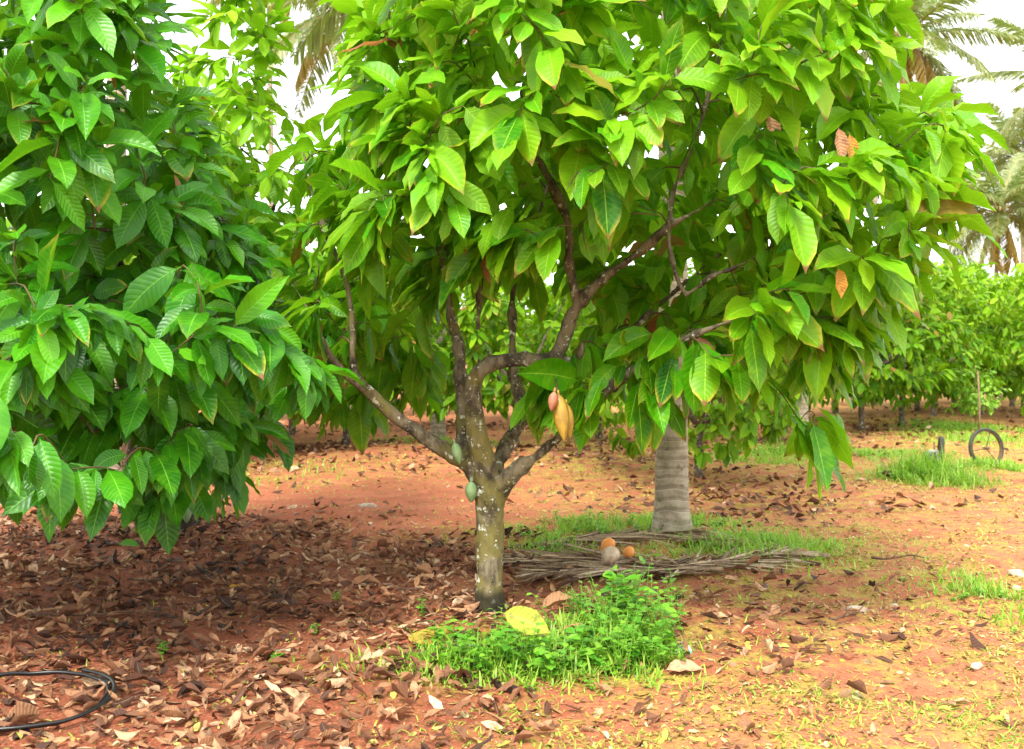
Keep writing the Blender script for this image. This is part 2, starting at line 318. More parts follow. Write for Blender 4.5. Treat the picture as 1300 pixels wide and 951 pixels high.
# ------------------------------------------------------------------ scatter on the ground
def sample(wf, box, n, dfall=None):
    x0,x1,y0,y1=box; out=[]; tot=0
    while tot<n:
        u=RNG.uniform(0,1,20000); y=y0*(y1/y0)**u if dfall else y0+(y1-y0)*u
        half=.5*y*1.15+.3; x=np.clip(RNG.uniform(-1,1,20000)*half,x0,x1) if dfall else RNG.uniform(x0,x1,20000)
        k=(RNG.uniform(0,1,20000)<wf(x,y))&(x>x0)&(x<x1); out.append(np.stack([x[k],y[k]],-1)); tot+=k.sum()
    return np.concatenate(out)[:n]
def flat_leaves(xy, L, wr, tone, lift, tilt=.25, T=LTm, PW=LWm, nu=4, curl=.5):
    n=len(xy); az=RNG.uniform(0,6.28,n); d=np.stack([np.cos(az),np.sin(az),RNG.normal(.05,tilt,n)],-1)
    L=L*np.ones(n); st=np.stack([xy[:,0],xy[:,1],gz(xy[:,0],xy[:,1])+lift],-1)-d*L[:,None]*.5*[1,1,.6]
    ref=nrm(np.stack([RNG.normal(0,.35,n),RNG.normal(0,.35,n),np.ones(n)],-1)); flip=np.where(RNG.uniform(size=n)<.4,-1,1)
    col=np.stack([tone,tone*0,tone*0,RNG.uniform(0,1,n)],-1)
    return leaves(st,d,ref*flip[:,None],L,L*wr,RNG.normal(0,.5,n),RNG.uniform(-.1,.7,n),col,T,PW,nu,.25,RNG.normal(.1,curl,n))
mb=MB()
xy=sample(lambda x,y:f_litter(x,y)**1.6*(y<10)*np.clip(.25+1.3*vnoise(x*3,y*3,77),0,1),(-5,3,3.3,10.5),9500)
n=len(xy); L=.035+.125*RNG.beta(1.3,2.0,n); tone=np.clip(RNG.beta(1.4,2.3,n)+(vnoise(xy[:,0]*1.5,xy[:,1]*1.5,5)-.5)*.5,0,1)
mb.add(*flat_leaves(xy,L,RNG.uniform(.11,.23,n),tone,RNG.uniform(.003,.05,n),curl=.9))
xy=sample(lambda x,y:f_litter(x,y),(-14,16,10,40),4200,True); n=len(xy)
mb.add(*flat_leaves(xy,RNG.uniform(.06,.16,n)*(1+xy[:,1]*.008),.24,RNG.beta(1.6,2.4,n),RNG.uniform(.005,.06,n),T=LTs,PW=LWs,nu=2))
xy=sample(lambda x,y:.25+.3*f_litter(x,y)-.12*gauss(x,y,-1.7,11,1.6,1.6),(-6,7,3.4,18),1300,True); n=len(xy)
mb.add(*flat_leaves(xy,RNG.uniform(.035,.12,n),.2,RNG.beta(2.4,1.5,n),.010,.12,T=LTs,PW=LWs,nu=2))
tag(link('leaf_litter',mb.mesh('leaf_litter'),M['litter']),'brown curled dead leaves carpeting the red soil under the trees','leaf litter',kind='stuff')
mb=MB()
def f_ch(x,y): return np.clip((.12+.9*vnoise(x*2.2,y*2.2,31)**2.2*(.35+.65*f_sand(x,y)))*(1-.75*f_litter(x,y))*(1-.85*gauss(x,y,-1.9,11,1.8,1.5)),0,1)
xy=sample(f_ch,(-8,12,3.4,30),34000,True); n=len(xy)
mb.add(*flat_leaves(xy,(.007+.045*RNG.beta(1,2.6,n))*(1+xy[:,1]*.05),RNG.uniform(.08,.3,n),RNG.beta(2.4,2.0,n),.008,.2,T=np.array([0,.3,.7,1.]),PW=np.array([.2,.9,1,.1]),nu=1))
tag(link('dry_scraps',mb.mesh('dry_scraps'),M['chips']),'small yellow and tan scraps of dry leaf strewn over the path','dry scraps',kind='stuff')
# crumbs of soil / tiny clods
mb=MB(); k=7000
xy=sample(lambda x,y:.5+0*x,(-5,6,3.4,16),k,True); s=.003+.022*RNG.beta(1,4,k)
oc=np.array([[1,0,0],[0,1,0],[-1,0,0],[0,-1,0],[0,0,.8],[0,0,-.5]]); of=np.array([[0,1,4,4],[1,2,4,4],[2,3,4,4],[3,0,4,4]])
vv=oc[None]*(s[:,None,None]*RNG.uniform(.6,1.3,(k,6,1)))+np.stack([xy[:,0],xy[:,1],gz(xy[:,0],xy[:,1])+s*.3],-1)[:,None]
ff=np.concatenate([of[:,[0,1,2]]]);ff=(ff[None]+(np.arange(k)*6)[:,None,None]).reshape(-1,3)
tag(link('soil_crumbs',mesh_np('soil_crumbs',vv,ff),simple('soil_crumb',(.36,.14,.07),.9,.2,(.22,.08,.045),6)),'loose crumbs and clods of red soil','soil crumbs',kind='stuff')

# grass
GT=np.array([0,.35,.7,1.]); GW=np.array([.7,1,.7,.05])
def blades(xy,L,w,lean,tone,young,dry=0):
    n=len(xy); az=RNG.uniform(0,6.28,n); d=np.stack([np.cos(az)*lean,np.sin(az)*lean,np.ones(n)],-1)
    ref=np.stack([np.sin(az+RNG.normal(0,.6,n)),-np.cos(az),np.full(n,.3)],-1); ref=nrm(np.cross(np.stack([-np.sin(az),np.cos(az),0*az],-1),nrm(d)))
    col=np.stack([tone,young,np.full(n,dry),RNG.uniform(0,1,n)],-1)
    st=np.stack([xy[:,0],xy[:,1],gz(xy[:,0],xy[:,1])-.005],-1)
    return leaves(st,d,ref,L,w,RNG.uniform(.3,1.6,n),.2,col,GT,GW,1)
mb=MB()
for (px,D,rx,ry,s) in GP:
    k=int(2600*s*math.sqrt(rx*ry)*(1.25 if D<10 else 1)); cx=gx(px,D)
    xy=np.stack([RNG.normal(cx,rx*.55,k),RNG.normal(D,ry*.55,k)],-1)
    kk=(.6*vnoise(xy[:,0]*3,xy[:,1]*3,41)+.4*vnoise(xy[:,0]*9,xy[:,1]*9,42))>.42; xy=xy[kk]; k=len(xy); e=np.exp(-(((xy[:,0]-cx)/rx)**2+((xy[:,1]-D)/ry)**2))
    tall = .20 if (px in (1180,1250,1215)) else .15
    L=RNG.uniform(.35,1,k)*tall*(.45+.8*e)*(2.6*np.sqrt(np.clip(e,.05,1)) if px==1180 else 1)
    mb.add(*blades(xy,L,RNG.uniform(.002,.005,k)*(1+D*.05),RNG.uniform(.1,.9,k),RNG.uniform(0,1,k),np.clip(RNG.beta(1.3,2.5,k)+.25*(1-e),0,1)))
xy=sample(lambda x,y:np.clip(.03+1.0*np.clip(vnoise(x*2.5,y*2.5,51)-.5,0,1)*(x>-.6)+.25*np.clip(vnoise(x*3,y*3,52)-.55,0,1)+.5*gauss(x,y,-2,14,3,1.0)*vnoise(x*3,y*3,53)+.12*gauss(x,y,-.9,8.6,1.5,.7),0,1)*(1-.7*f_litter(x,y)),(-7,12,3.4,26),26000,True); k=len(xy)
mb.add(*blades(xy,RNG.uniform(.02,.065,k)*(1+xy[:,1]*.02),RNG.uniform(.0015,.004,k)*(1+xy[:,1]*.05),RNG.uniform(.5,2.5,k),RNG.uniform(.2,1,k),RNG.uniform(.3,1,k)))
tag(link('grass',mb.mesh('grass'),M['grass']),'bright green and yellowing grass in patches on the red soil','grass',kind='stuff')

# broadleaf weeds -------------------------------------------------------------
WT=np.array([0,.1,.35,.65,.88,1.]); WW=np.array([.05,.1,.8,1,.5,.02])
def weed_geo(mb, base, h, nst, ls, seed, spread=.5, lps=9, young=.3):
    r=np.random.default_rng(seed)
    for s in range(nst):
        az=r.uniform(0,6.28); ln=h*r.uniform(.6,1); le=r.uniform(.05,spread)
        P=np.array([base+np.array([math.cos(az)*le*ln*t,math.sin(az)*le*ln*t,ln*t*(1-.25*t*le)]) for t in np.linspace(0,1,6)])
        v,f=tube(P,np.linspace(.0028,.0012,6),4); mb.add(v,f,None,np.tile([.6,.4,0,0],(len(v),1)))
        k=lps; t=np.linspace(.22,1,k); p=np.stack([np.interp(t,np.linspace(0,1,6),P[:,q]) for q in range(3)],-1); a=np.arange(k)*2.4+az
        d=np.stack([np.cos(a),np.sin(a),np.full(k,.45)],-1); L=ls*r.uniform(.6,1.15,k)
        col=np.stack([r.uniform(0,1,k),r.uniform(0,young*2,k),0*t,r.uniform(0,.7,k)],-1)
        mb.add(*leaves(p,d,np.tile([0,0,1.],(k,1))+r.normal(0,.25,(k,3)),L,L*.30,r.uniform(.3,1,k),.15,col,WT,WW,2,.05))
mb=MB()
for (px,py,sx,sy,k,hh) in ((575,842,60,16,26,.09),(650,850,85,18,44,.10),(760,815,65,30,56,.16),(825,805,40,32,26,.16),(700,856,110,16,34,.10),(800,838,60,20,26,.14),(790,775,30,14,16,.17)):
    for q in range(k):
        a=RNG.normal(px,sx*.5); b=np.clip(RNG.normal(py,sy*.7),815 if a<715 else 780,905); D=1950/(b-460)
        weed_geo(mb,G(a,D),hh*RNG.choice([.5,.8,1.1,1.7,2.4]),RNG.integers(1,4),RNG.choice([.022,.032,.045,.07]),int(RNG.integers(1e6)))
for (cx_,D_,rx,ry,k,hh,ls) in ((760,9.2,.85,.45,46,.10,.04),(930,8.3,.75,.6,42,.09,.035),(880,9.3,.5,.4,16,.12,.04),(1180,13.1,.52,.5,70,.34,.05),(1180,12.8,.62,.4,40,.18,.05),(1250,14.4,.55,.3,22,.14,.04),(700,8.4,.4,.5,14,.08,.03),(1090,16.5,1.2,.9,30,.15,.06),(980,17,1.2,.8,24,.15,.06),(1215,22,1,1.4,30,.3,.08),(1300,6.4,.4,.8,16,.06,.03)):
    for q in range(k):
        D=RNG.normal(D_,ry*.6); x=RNG.normal(gx(cx_,D_),rx*.55); e_=math.exp(-((x-gx(cx_,D_))/rx)**2)
        weed_geo(mb,np.array([x,D,float(gz(x,D))]),hh*(.4+.8*e_)*RNG.uniform(.6,1.2),2,ls*RNG.uniform(.6,1.2),int(RNG.integers(1e6)),lps=7,young=.45)
tag(link('undergrowth',mb.mesh('undergrowth'),M['weed']),'green broadleaf weeds in front of the cacao trunk and in the grass patches','undergrowth',kind='stuff')
for (px,py,h,nst,ls,lab) in ((797,805,.44,6,.085,'tall upright green weed with lobed leaves rising beside the dry fronds'),
        (632,848,.12,2,.085,'small seedling with a star of smooth oval leaves at the front of the weed clump'),
        (537,795,.11,3,.035,'small green weed sprouting left of the cacao trunk base'),
        (207,833,.10,3,.035,'small lone green sprout among the brown leaves at lower left'),
        (427,768,.07,3,.035,'tiny green sprig in the leaf litter left of the trunk'),
        (398,808,.08,4,.030,'low green sprig in the leaf litter at lower centre left'),
        (350,846,.07,4,.05,'spreading green weed with narrow blades on the bare soil at lower left')):
    D=1950/(py-460); mb=MB(); weed_geo(mb,np.zeros(3),h,nst,ls,px,.35,14 if h>.3 else 7,.2)
    o=link('weed_plant',mb.mesh('weed_plant'),M['weed'],loc=G(px,D)); tag(o,lab,'weed')

# ------------------------------------------------------------------ cacao trees
def in_poly(x,y,poly):
    c=False; n=len(poly)
    for i in range(n):
        x1,y1=poly[i]; x2,y2=poly[i-1]
        if (y1>y)!=(y2>y) and x<(x2-x1)*(y-y1)/(y2-y1)+x1: c=not c
    return c
def edge_d(x,y,poly):
    m=1e9
    for i in range(len(poly)):
        a=np.array(poly[i],float); b=np.array(poly[i-1],float); ab=b-a; t=np.clip(np.dot([x-a[0],y-a[1]],ab)/np.dot(ab,ab),0,1)
        m=min(m,np.hypot(*(np.array([x,y])-a-ab*t)))
    return m
def lens_points(poly, Dc, Dh, n, soft, mind, rng, front=0, avoid=(), back=None):
    P=[]; xs_=[p[0] for p in poly]; ys_=[p[1] for p in poly]; tries=0
    while len(P)<n and tries<n*60:
        tries+=1; x=rng.uniform(min(xs_),max(xs_)); y=rng.uniform(min(ys_),max(ys_))
        if not in_poly(x,y,poly) or any(in_poly(x,y,a) for a in avoid): continue
        e=min(1,edge_d(x,y,poly)/soft); dc=Dc(x,y) if callable(Dc) else Dc
        u=rng.uniform(-1,1); u=abs(u) if back is not None and in_poly(x,y,back) else u if rng.uniform()>front else -abs(u)**.5
        if back is not None and in_poly(x,y,back): dc+=.35
        D=dc+u*Dh*math.sqrt(e*(2-e)); p=V(x,y,D)
        if P and np.min(np.sum((np.array(P)-p)**2,1))<mind*mind: continue
        P.append(p)
    return np.array(P)
def grow(limbs, targets, rng, mb, center, nleaf=(6,10), Lr=(.20,.33), hang=.6, tint=None, T=LT, PW=LW, nu=4, dens=.34, twn=5, old=.6, droop_tip=.08, clear=None):
    """joins every target point to the nearest wood by a curved twig and hangs leaves round its end"""
    nodes=[]; nr=[]
    for P,R in limbs: nodes+=list(P[len(P)//5:]); nr+=list(R[len(P)//5:])
    nodes=np.array(nodes); nr=np.array(nr); tg=list(targets)
    d=np.array([np.min(np.sum((nodes-t)**2,1)) for t in tg]); LP=[];LD=[];LR=[];LL=[];LC=[]
    alive=np.ones(len(tg),bool); tgA=np.array(tg)
    for _ in range(len(tg)):
        i=int(np.argmin(np.where(alive,d,1e9))); alive[i]=False; a=tgA[i]; dd=np.sum((nodes-a)**2,1)*(1+.5*(nodes[:,2]>a[2]+.1)); q=int(np.argmin(dd)); b=nodes[q]; ln=np.linalg.norm(a-b)+1e-6
        mid=(a+b)/2+rng.normal(0,.07,3)*ln+np.array([0,0,.14*ln]); a2=a-np.array([0,0,droop_tip*min(1,ln)])
        pts,rr=smooth_path([b,mid,a2],[min(nr[q]*.7,.0045+.010*ln),.004+.003*ln,.0022],max(.05,ln/8))
        v,f=tube(pts,rr,twn,False); mb.add(v,f)
        new=pts[1:]; nodes=np.vstack([nodes,new]); nr=np.concatenate([nr,rr[1:]])
        nd=((tgA[:,None]-new[None])**2).sum(-1).min(1); d=np.minimum(d,nd)
        k=int(rng.integers(*nleaf)); tw=min(.42,max(.2,ln)); tan=nrm(pts[-1]-pts[-3]); s0=max(0,1-tw/ln)
        s=np.linspace(max(.15,s0),1,k); cum=np.linspace(0,1,len(pts)); lp=np.stack([np.interp(s,cum,pts[:,c]) for c in range(3)],-1)
        if ln<.12: lp=lp+rng.normal(0,.05,(k,3))
        az=np.arange(k)*2.4+rng.uniform(0,6); e1=nrm(np.cross(tan,[.1,.2,1.])); e2=np.cross(tan,e1)
        rad=np.cos(az)[:,None]*e1+np.sin(az)[:,None]*e2; out=a-center; out[2]*=.3; out=out/(np.linalg.norm(out)+1e-6)
        dirs=nrm(rad*1.0+tan*rng.uniform(.2,1.0,(k,1))+out*.45+np.array([0,0,.12])+rng.normal(0,.2,(k,3)))
        hg=hang(a) if callable(hang) else hang
        LP.append(lp); LD.append(dirs); LR.append(np.tile(out*.75+np.array([0,0,.8]),(k,1))+rng.normal(0,.28,(k,3))); LL.append(rng.uniform(*Lr,k)*rng.choice([1.08,1,.9,.62],k))
        y=tint(a) if tint else .2
        c=np.stack([rng.uniform(0,1,k),np.clip(rng.normal(y,.20,k),0,1),(rng.uniform(size=k)<.010)*rng.uniform(.4,1,k),np.clip(rng.normal(old,.3,k),0,1)],-1); LC.append(c)
        LD[-1]=nrm(LD[-1]+np.array([0,0,-1])*hg*rng.uniform(.2,1.0,(k,1)))
    P=np.concatenate(LP);D_=np.concatenate(LD);R_=np.concatenate(LR);L_=np.concatenate(LL);C_=np.concatenate(LC)
    if clear is not None:   # pruned along the big limbs
        keep=np.ones(len(P),bool)
        for f_ in (.25,.65,1.0):
            q_=P+nrm(D_+np.array([0,0,-.5*f_]))*L_[:,None]*f_; X_=650+F*q_[:,0]/q_[:,1]; Y_=HZ-F*(q_[:,2]-H)/q_[:,1]
            for pl,w_,dmax in clear:
                pl=np.array(pl,float); dm=np.full(len(P),1e9)
                for a_,b_ in zip(pl[:-1],pl[1:]):
                    ab=b_-a_; t_=np.clip(((X_-a_[0])*ab[0]+(Y_-a_[1])*ab[1])/np.dot(ab,ab),0,1); dm=np.minimum(dm,np.hypot(X_-a_[0]-t_*ab[0],Y_-a_[1]-t_*ab[1]))
                keep&=~((dm<w_)&(q_[:,1]<dmax)&(rng.uniform(size=len(P))<.93))
        P=P[keep];D_=D_[keep];R_=R_[keep];L_=L_[keep];C_=C_[keep]
    N=len(P)
    m2=MB(); m2.add(*leaves(P,D_,nrm(R_),L_,L_*RNG.uniform(dens*.48,dens*.68,N),RNG.uniform(.15,1.25,N),RNG.uniform(.05,.45,N),C_,T,PW,nu,.13,RNG.normal(0,.22,N)))
    return m2
def limb_px(pts, loc, step=.06):
    P=[V(p[0],p[1],p[2]) for p in pts]; R=[p[3] for p in pts]; return smooth_path(P,R,step)
def wood(name, limbs, mat, parent, voxel=None, sub=12):
    mb=MB()
    for P,R in limbs:
        j=(np.random.default_rng(len(P)).normal(0,.05,len(R))); v,f=tube(P,R*(1+np.convolve(j,[.25,.5,.25],'same')),sub); mb.add(v,f)
    me=mb.mesh(name); o=link(name,me,None)
    if voxel:
        md=o.modifiers.new('r','REMESH'); md.mode='VOXEL'; md.voxel_size=voxel
        sm=o.modifiers.new('s','SMOOTH'); sm.iterations=3; sm.factor=.5
        dg=bpy.context.evaluated_depsgraph_get(); me2=bpy.data.meshes.new_from_object(o.evaluated_get(dg)); o.modifiers.clear(); o.data=me2
        co=np.zeros(len(me2.vertices)*3,np.float32); me2.vertices.foreach_get('co',co); co=co.reshape(-1,3); no=np.zeros_like(co).ravel(); me2.vertices.foreach_get('normal',no); no=no.reshape(-1,3)
        k=(vnoise(co[:,0]*28+co[:,2]*9,co[:,1]*28+co[:,2]*14,7)-.5)*.014+(vnoise(co[:,0]*9+co[:,2]*6,co[:,1]*9+co[:,2]*4,8)-.5)*.024
        co=co+no*k[:,None]; me2.vertices.foreach_set('co',co.ravel()); me2.polygons.foreach_set('use_smooth',np.ones(len(me2.polygons),bool)); me2.update(); bpy.data.meshes.remove(me)
    o.data.materials.append(mat); return o
def adopt(o, root):
    """parent o under root keeping its world place (meshes above were built in world space)"""
    o.parent=root; o.data.transform(Matrix.Translation(-Vector(root.location)))
def pod(loc, L, r, mat, root, axis=(0,0,-1), label=None):
    T=np.linspace(0,1,13); n=20; a=np.arange(n)/n*6.2832; ax=Vector(axis).normalized(); q=Vector((0,0,-1)).rotation_difference(ax)
    prof=np.sin(np.pi*np.clip(T,0,1)**.8)**.75; prof[-1]=.02; prof[0]=.05
    v=np.zeros((13,n,3)); rib=1+.06*np.cos(a*10)
    v[...,0]=prof[:,None]*r*np.cos(a)*rib; v[...,1]=prof[:,None]*r*np.sin(a)*rib; v[...,2]=-T[:,None]*L
    R=np.array(q.to_matrix()); v=v.reshape(-1,3)@R.T
    i=np.arange(12)[:,None]*n; j=np.arange(n)[None]; f=np.stack([i+j,i+(j+1)%n,i+n+(j+1)%n,i+n+j],-1).reshape(-1,4)
    mb=MB(); mb.add(v,f); sv,sf=tube(np.array([[0,0,.02],[0,0,-.01]])@np.array(q.to_matrix()).T,[.006,.007],6); mb.add(sv,sf)
    o=link('pod',mb.mesh('pod'),mat,root,np.array(loc)-np.array(root.location)); 
    if label: o['label']=label
    return o

# --- the main cacao tree
rng=np.random.default_rng(3)
mt_loc=G(624,6.0); mt=empty('cacao_tree',mt_loc,'large cacao tree with lichen-spotted forked trunk standing in the centre','tree')
L_main=[
 limb_px([(624,796,6.0,.125),(623,778,6.0,.088),(622,740,6.0,.082),(622,690,6.0,.079),(621,640,6.0,.078),(618,606,6.0,.082)],0),
 limb_px([(620,640,6.0,.07),(614,590,5.97,.070),(605,545,5.92,.058),(600,505,5.9,.054),(606,473,5.88,.048),(640,458,5.85,.043),(700,455,5.82,.037),(716,430,5.8,.035),(733,388,5.78,.033),(768,352,5.75,.028),(815,318,5.7,.025),(850,287,5.65,.022),(890,265,5.6,.015)],0),
 limb_px([(733,388,5.78,.028),(724,340,5.8,.024),(720,280,5.8,.022),(694,222,5.82,.020),(672,180,5.85,.017),(664,120,5.9,.013),(680,60,5.9,.010),(690,-20,5.9,.008),(700,-110,5.9,.006)],0),
 limb_px([(698,456,5.82,.03),(722,459,5.82,.026),(737,450,5.8,.020),(740,434,5.8,.014)],0),
 limb_px([(850,287,5.65,.018),(856,240,5.65,.016),(880,185,5.65,.014),(897,130,5.65,.011),(915,60,5.65,.009),(930,-40,5.7,.006)],0),
 limb_px([(614,625,6.0,.062),(600,592,6.02,.058),(575,577,6.05,.050),(540,557,6.05,.043),(500,526,6.0,.038),(468,496,5.95,.034),(452,480,5.95,.032),(448,440,5.95,.028),(446,395,5.95,.022),(430,330,5.95,.018),(400,260,6,.012),(385,190,6,.007)],0),
 limb_px([(470,497,5.95,.026),(440,476,5.9,.022),(418,450,5.85,.018),(395,400,5.8,.010),(365,350,5.8,.006)],0),
 limb_px([(606,606,6.05,.055),(590,570,6.2,.05),(586,510,6.3,.042),(583,450,6.35,.036),(574,400,6.4,.030),(560,330,6.4,.024),(520,250,6.3,.018),(500,160,6.2,.014),(497,70,6.1,.009),(490,-40,6.1,.006)],0),
 limb_px([(606,420,6.35,.016),(608,380,6.35,.026),(606,330,6.3,.022),(600,260,6.3,.016),(590,160,6.3,.011),(560,40,6.3,.007)],0),
 limb_px([(628,600,6.05,.052),(640,570,6.15,.05),(655,545,6.25,.045),(664,520,6.3,.042),(654,480,6.35,.034),(650,420,6.4,.028),(655,350,6.5,.022),(690,250,6.6,.015),(740,130,6.7,.010),(770,0,6.8,.006)],0),
 limb_px([(660,535,6.28,.036),(690,505,6.4,.030),(740,470,6.5,.025),(800,420,6.6,.020),(880,350,6.7,.014),(960,280,6.8,.010),(1010,180,6.8,.007)],0),
 limb_px([(628,640,6.0,.055),(648,604,5.95,.046),(680,580,5.9,.038),(706,558,5.85,.034),(735,528,5.75,.030),(790,480,5.6,.026),(850,440,5.45,.020),(920,410,5.3,.015),(1000,380,5.2,.010),(1080,350,5.15,.006)],0),
 limb_px([(848,290,5.65,.016),(856,340,5.6,.018),(872,374,5.55,.016),(900,352,5.5,.013),(945,334,5.45,.011),(1010,290,5.4,.009),(1080,220,5.4,.007),(1150,180,5.35,.005)],0),
 limb_px([(880,350,6.7,.012),(1000,330,6.5,.010),(1100,300,6.3,.008),(1160,250,6.2,.005)],0),
]
tr=wood('trunk',L_main,M['bark'],None,.011,12); adopt(tr,mt)
poly_main=[(395,250),(430,150),(452,50),(465,-90),(700,-140),(1000,-140),(1120,-60),(1135,60),(1150,125),(1225,130),(1240,175),(1215,260),(1180,330),(1110,380),(1075,420),(1030,450),(985,440),(930,455),(880,450),(850,475),(775,450),(765,420),(735,380),(690,360),(620,380),(560,385),(500,420),(470,440),(430,450),(390,420),(370,350)]
hole=[(570,400),(760,400),(742,370),(690,330),(640,340),(600,350)]
gap2=[(1130,-200),(1300,-200),(1300,110),(1150,110)]
def Dmain(x,y): return 6.0-.5*max(0,(x-800)/400)+.2*max(0,(600-x)/300)
window=[(420,500),(430,330),(560,300),(640,330),(700,320),(690,250),(660,205),(700,170),(745,330),(800,300),(845,270),(850,200),(880,110),(925,130),(905,240),(960,310),(965,370),(880,420),(770,400),(760,470)]
tp=lens_points(poly_main,Dmain,1.25,400,170,.17,rng,.35,(hole,),window)
low=[V(x,y,d) for x,y,d in ((705,478,5.75),(735,478,5.7),(745,500,5.65),(690,488,5.8),(790,455,5.6),(820,470,5.5),(840,500,5.6),(760,440,5.9),(1015,528,5.3),(1030,545,5.7),(1035,525,5.35),(960,470,5.2),(905,450,5.2),(1090,410,5.1),(1060,400,5.1),(405,480,7.0),(425,505,7.2),(455,500,7.0),(480,520,7.3),(500,470,7.1),(545,485,7.4),(400,455,6.6),(440,420,6.5),(1070,450,5.5),(960,475,5.6),(1130,380,5.3),(1120,340,5.2),(1040,440,5.2),(470,330,5.6),(500,300,5.5),(545,450,7.0),(520,430,6.9),(470,445,6.8),(430,470,6.6),(610,330,5.4),(650,290,5.2),(690,300,5.2),(1205,150,5.3),(1215,165,5.3),(1180,160,5.3),(1150,220,5.2),(1120,300,5.2))]
back=lens_points([(p[0]*.93+50,p[1]) for p in poly_main],lambda x,y:7.35,.75,150,120,.2,rng,0,(hole,))
tp=np.vstack([tp,low,back]); center=np.array([gx(780,6),6.0,2.3])
tmb=MB()
def tint_m(a): return float(np.clip(.16+.22*(a[2]-1.9)+.10*(a[0]>1.2),.04,.75))
lv=grow(L_main,tp,rng,tmb,center,(7,12),(.19,.39),lambda a: float(np.clip(1.35-.62*(a[2]-1.3),.0,1.35)),tint_m,dens=.34,clear=[([(606,473),(640,458),(700,455),(735,388),(768,352),(815,318),(850,287),(890,265)],20,6.0),([(733,388),(722,330),(718,275),(690,215)],15,6.0),([(850,287),(856,240),(880,185),(897,130)],13,5.9),([(600,480),(604,560)],24,6.2),([(856,340),(872,374),(945,334)],12,5.75),([(468,496),(540,557)],14,6.1)])
o=link('crown',joined('crown',lv,tmb,M['leaf_main'],M['twig_red'])); adopt(o,mt)
pod(V(598,611,5.93),.125,.034,M['pod_green'],mt,(0.02,0,-1),'pale green pod hanging at the fork of the trunk')
pod(V(577,562,5.90),.13,.030,M['pod_green'],mt,(.25,0,-1),'pale green pod pressed against the limb above the fork')
pod(V(709,500,5.35),.25,.040,M['pod_yellow'],mt,(.12,-.05,-1),'ripe yellow pod hanging from the horizontal limb')
pod(V(704,497,5.30),.105,.024,M['pod_red'],mt,(-.18,0,-1),'small reddish pod beside the yellow pod')
pod(V(719,512,5.42),.19,.030,M['pod_yellow'],mt,(.1,0,-1))
st=tube(*smooth_path([V(703,460,5.82),V(705,480,5.6),V(709,499,5.35)],[.006,.006,.005],.02),6,False); m_=MB(); m_.add(*st); o=link('pod_stalk',m_.mesh('pod_stalk'),M['twig_red']); adopt(o,mt)
for (px,py,D,L,br,tn,lab) in ((1078,168,4.7,.15,.5,0,'orange yellow dying leaf at the right of the crown'),(1064,160,4.7,.17,.9,0,'brown withered leaf hanging at the right of the crown'),(482,155,5.4,.15,1,0,'reddish dead leaf hanging at the left of the crown'),(978,140,5.2,.20,.8,0,'brown curled leaf hanging high in the crown'),(1064,338,4.7,.15,.35,0,'yellow leaf with a brown edge low at the right')):
    m_=MB(); m_.add(*leaves(np.array([V(px,py,D)]),np.array([[.1,0,-1.]]),np.array([[0.,-1,.2]]),[L],[L*.2],.2,.4,np.array([[.7 if br>.6 else .1,0,0,1]]),LT,LW,4,.25,np.array([.5])))
    o=link('withered_leaf',m_.mesh('withered_leaf'),M['litter'] if br>.6 else M['yellow_leaf']); adopt(o,mt); o['label']=lab

# --- the left cacao tree
rng=np.random.default_rng(8)
lt=empty('cacao_tree',G(232,8.3),'dense dark green cacao tree filling the left side, leaves hanging nearly to the ground','tree')
L_left=[
 limb_px([(232,770,8.3,.08),(232,735,8.3,.070),(232,690,8.3,.065),(236,650,8.3,.06),(238,600,8.2,.055),(230,540,8.1,.05)],0),
 limb_px([(238,610,8.2,.05),(200,520,7.8,.042),(140,430,7.2,.036),(60,330,6.6,.030),(0,230,6.2,.022),(-60,100,6.0,.014),(-80,-50,6,.008)],0),
 limb_px([(232,560,8.1,.045),(210,470,7.5,.036),(170,380,6.8,.03),(140,280,6.3,.022),(150,180,6.1,.014),(140,60,6.1,.009),(100,-60,6.1,.006)],0),
 limb_px([(238,600,8.2,.045),(270,530,7.7,.036),(310,470,7.0,.026),(350,430,6.5,.018),(400,440,6.1,.010)],0),
 limb_px([(150,440,7.25,.034),(90,440,6.4,.028),(30,470,5.6,.022),(-20,500,5.0,.016),(-60,520,4.6,.010)],0),
 limb_px([(170,380,6.8,.028),(180,330,6.0,.022),(170,300,5.4,.016),(120,290,5.0,.010)],0),
 limb_px([(232,540,8.1,.04),(250,420,8.3,.03),(240,300,8.3,.02),(200,180,8.2,.012),(170,50,8.2,.007)],0),
 limb_px([(90,440,6.4,.026),(110,500,5.8,.02),(130,530,5.3,.014),(110,560,4.9,.008)],0),
]
tr=wood('trunk',L_left,M['bark_dark'],None,.014,10); adopt(tr,lt)
poly_l=[(-260,-140),(170,-140),(205,0),(215,90),(250,190),(290,260),(350,320),(385,400),(425,455),(400,500),(370,520),(320,560),(290,590),(255,590),(235,600),(190,590),(120,600),(0,610),(-260,610)]
holeL=[(110,560),(160,560),(160,620),(110,620)]
def Dl(x,y): return 6.2+.9*max(0,(x-150)/250)-.15*max(0,(y-400)/250)
tp=lens_points(poly_l,Dl,1.7,520,150,.17,rng,.35,(holeL,))
low=[V(x,y,d) for x,y,d in ((10,545,4.0),(40,560,4.1),(-20,540,3.9),(150,590,4.7),(90,590,4.5),(205,570,5.0),(250,560,5.4),(310,540,5.8),(395,470,5.2),(370,490,5.3),(200,620,5.6),(60,600,4.6),(330,400,5.0),(390,465,5.0),(350,440,5.0),(255,610,7.8),(270,590,6.6),(290,565,6.3),(300,600,7.1),(240,605,6.0),(180,610,5.6),(120,600,5.2),(280,620,7.4),(150,400,4.6),(60,390,4.5),(250,350,4.8),(290,420,4.8))]
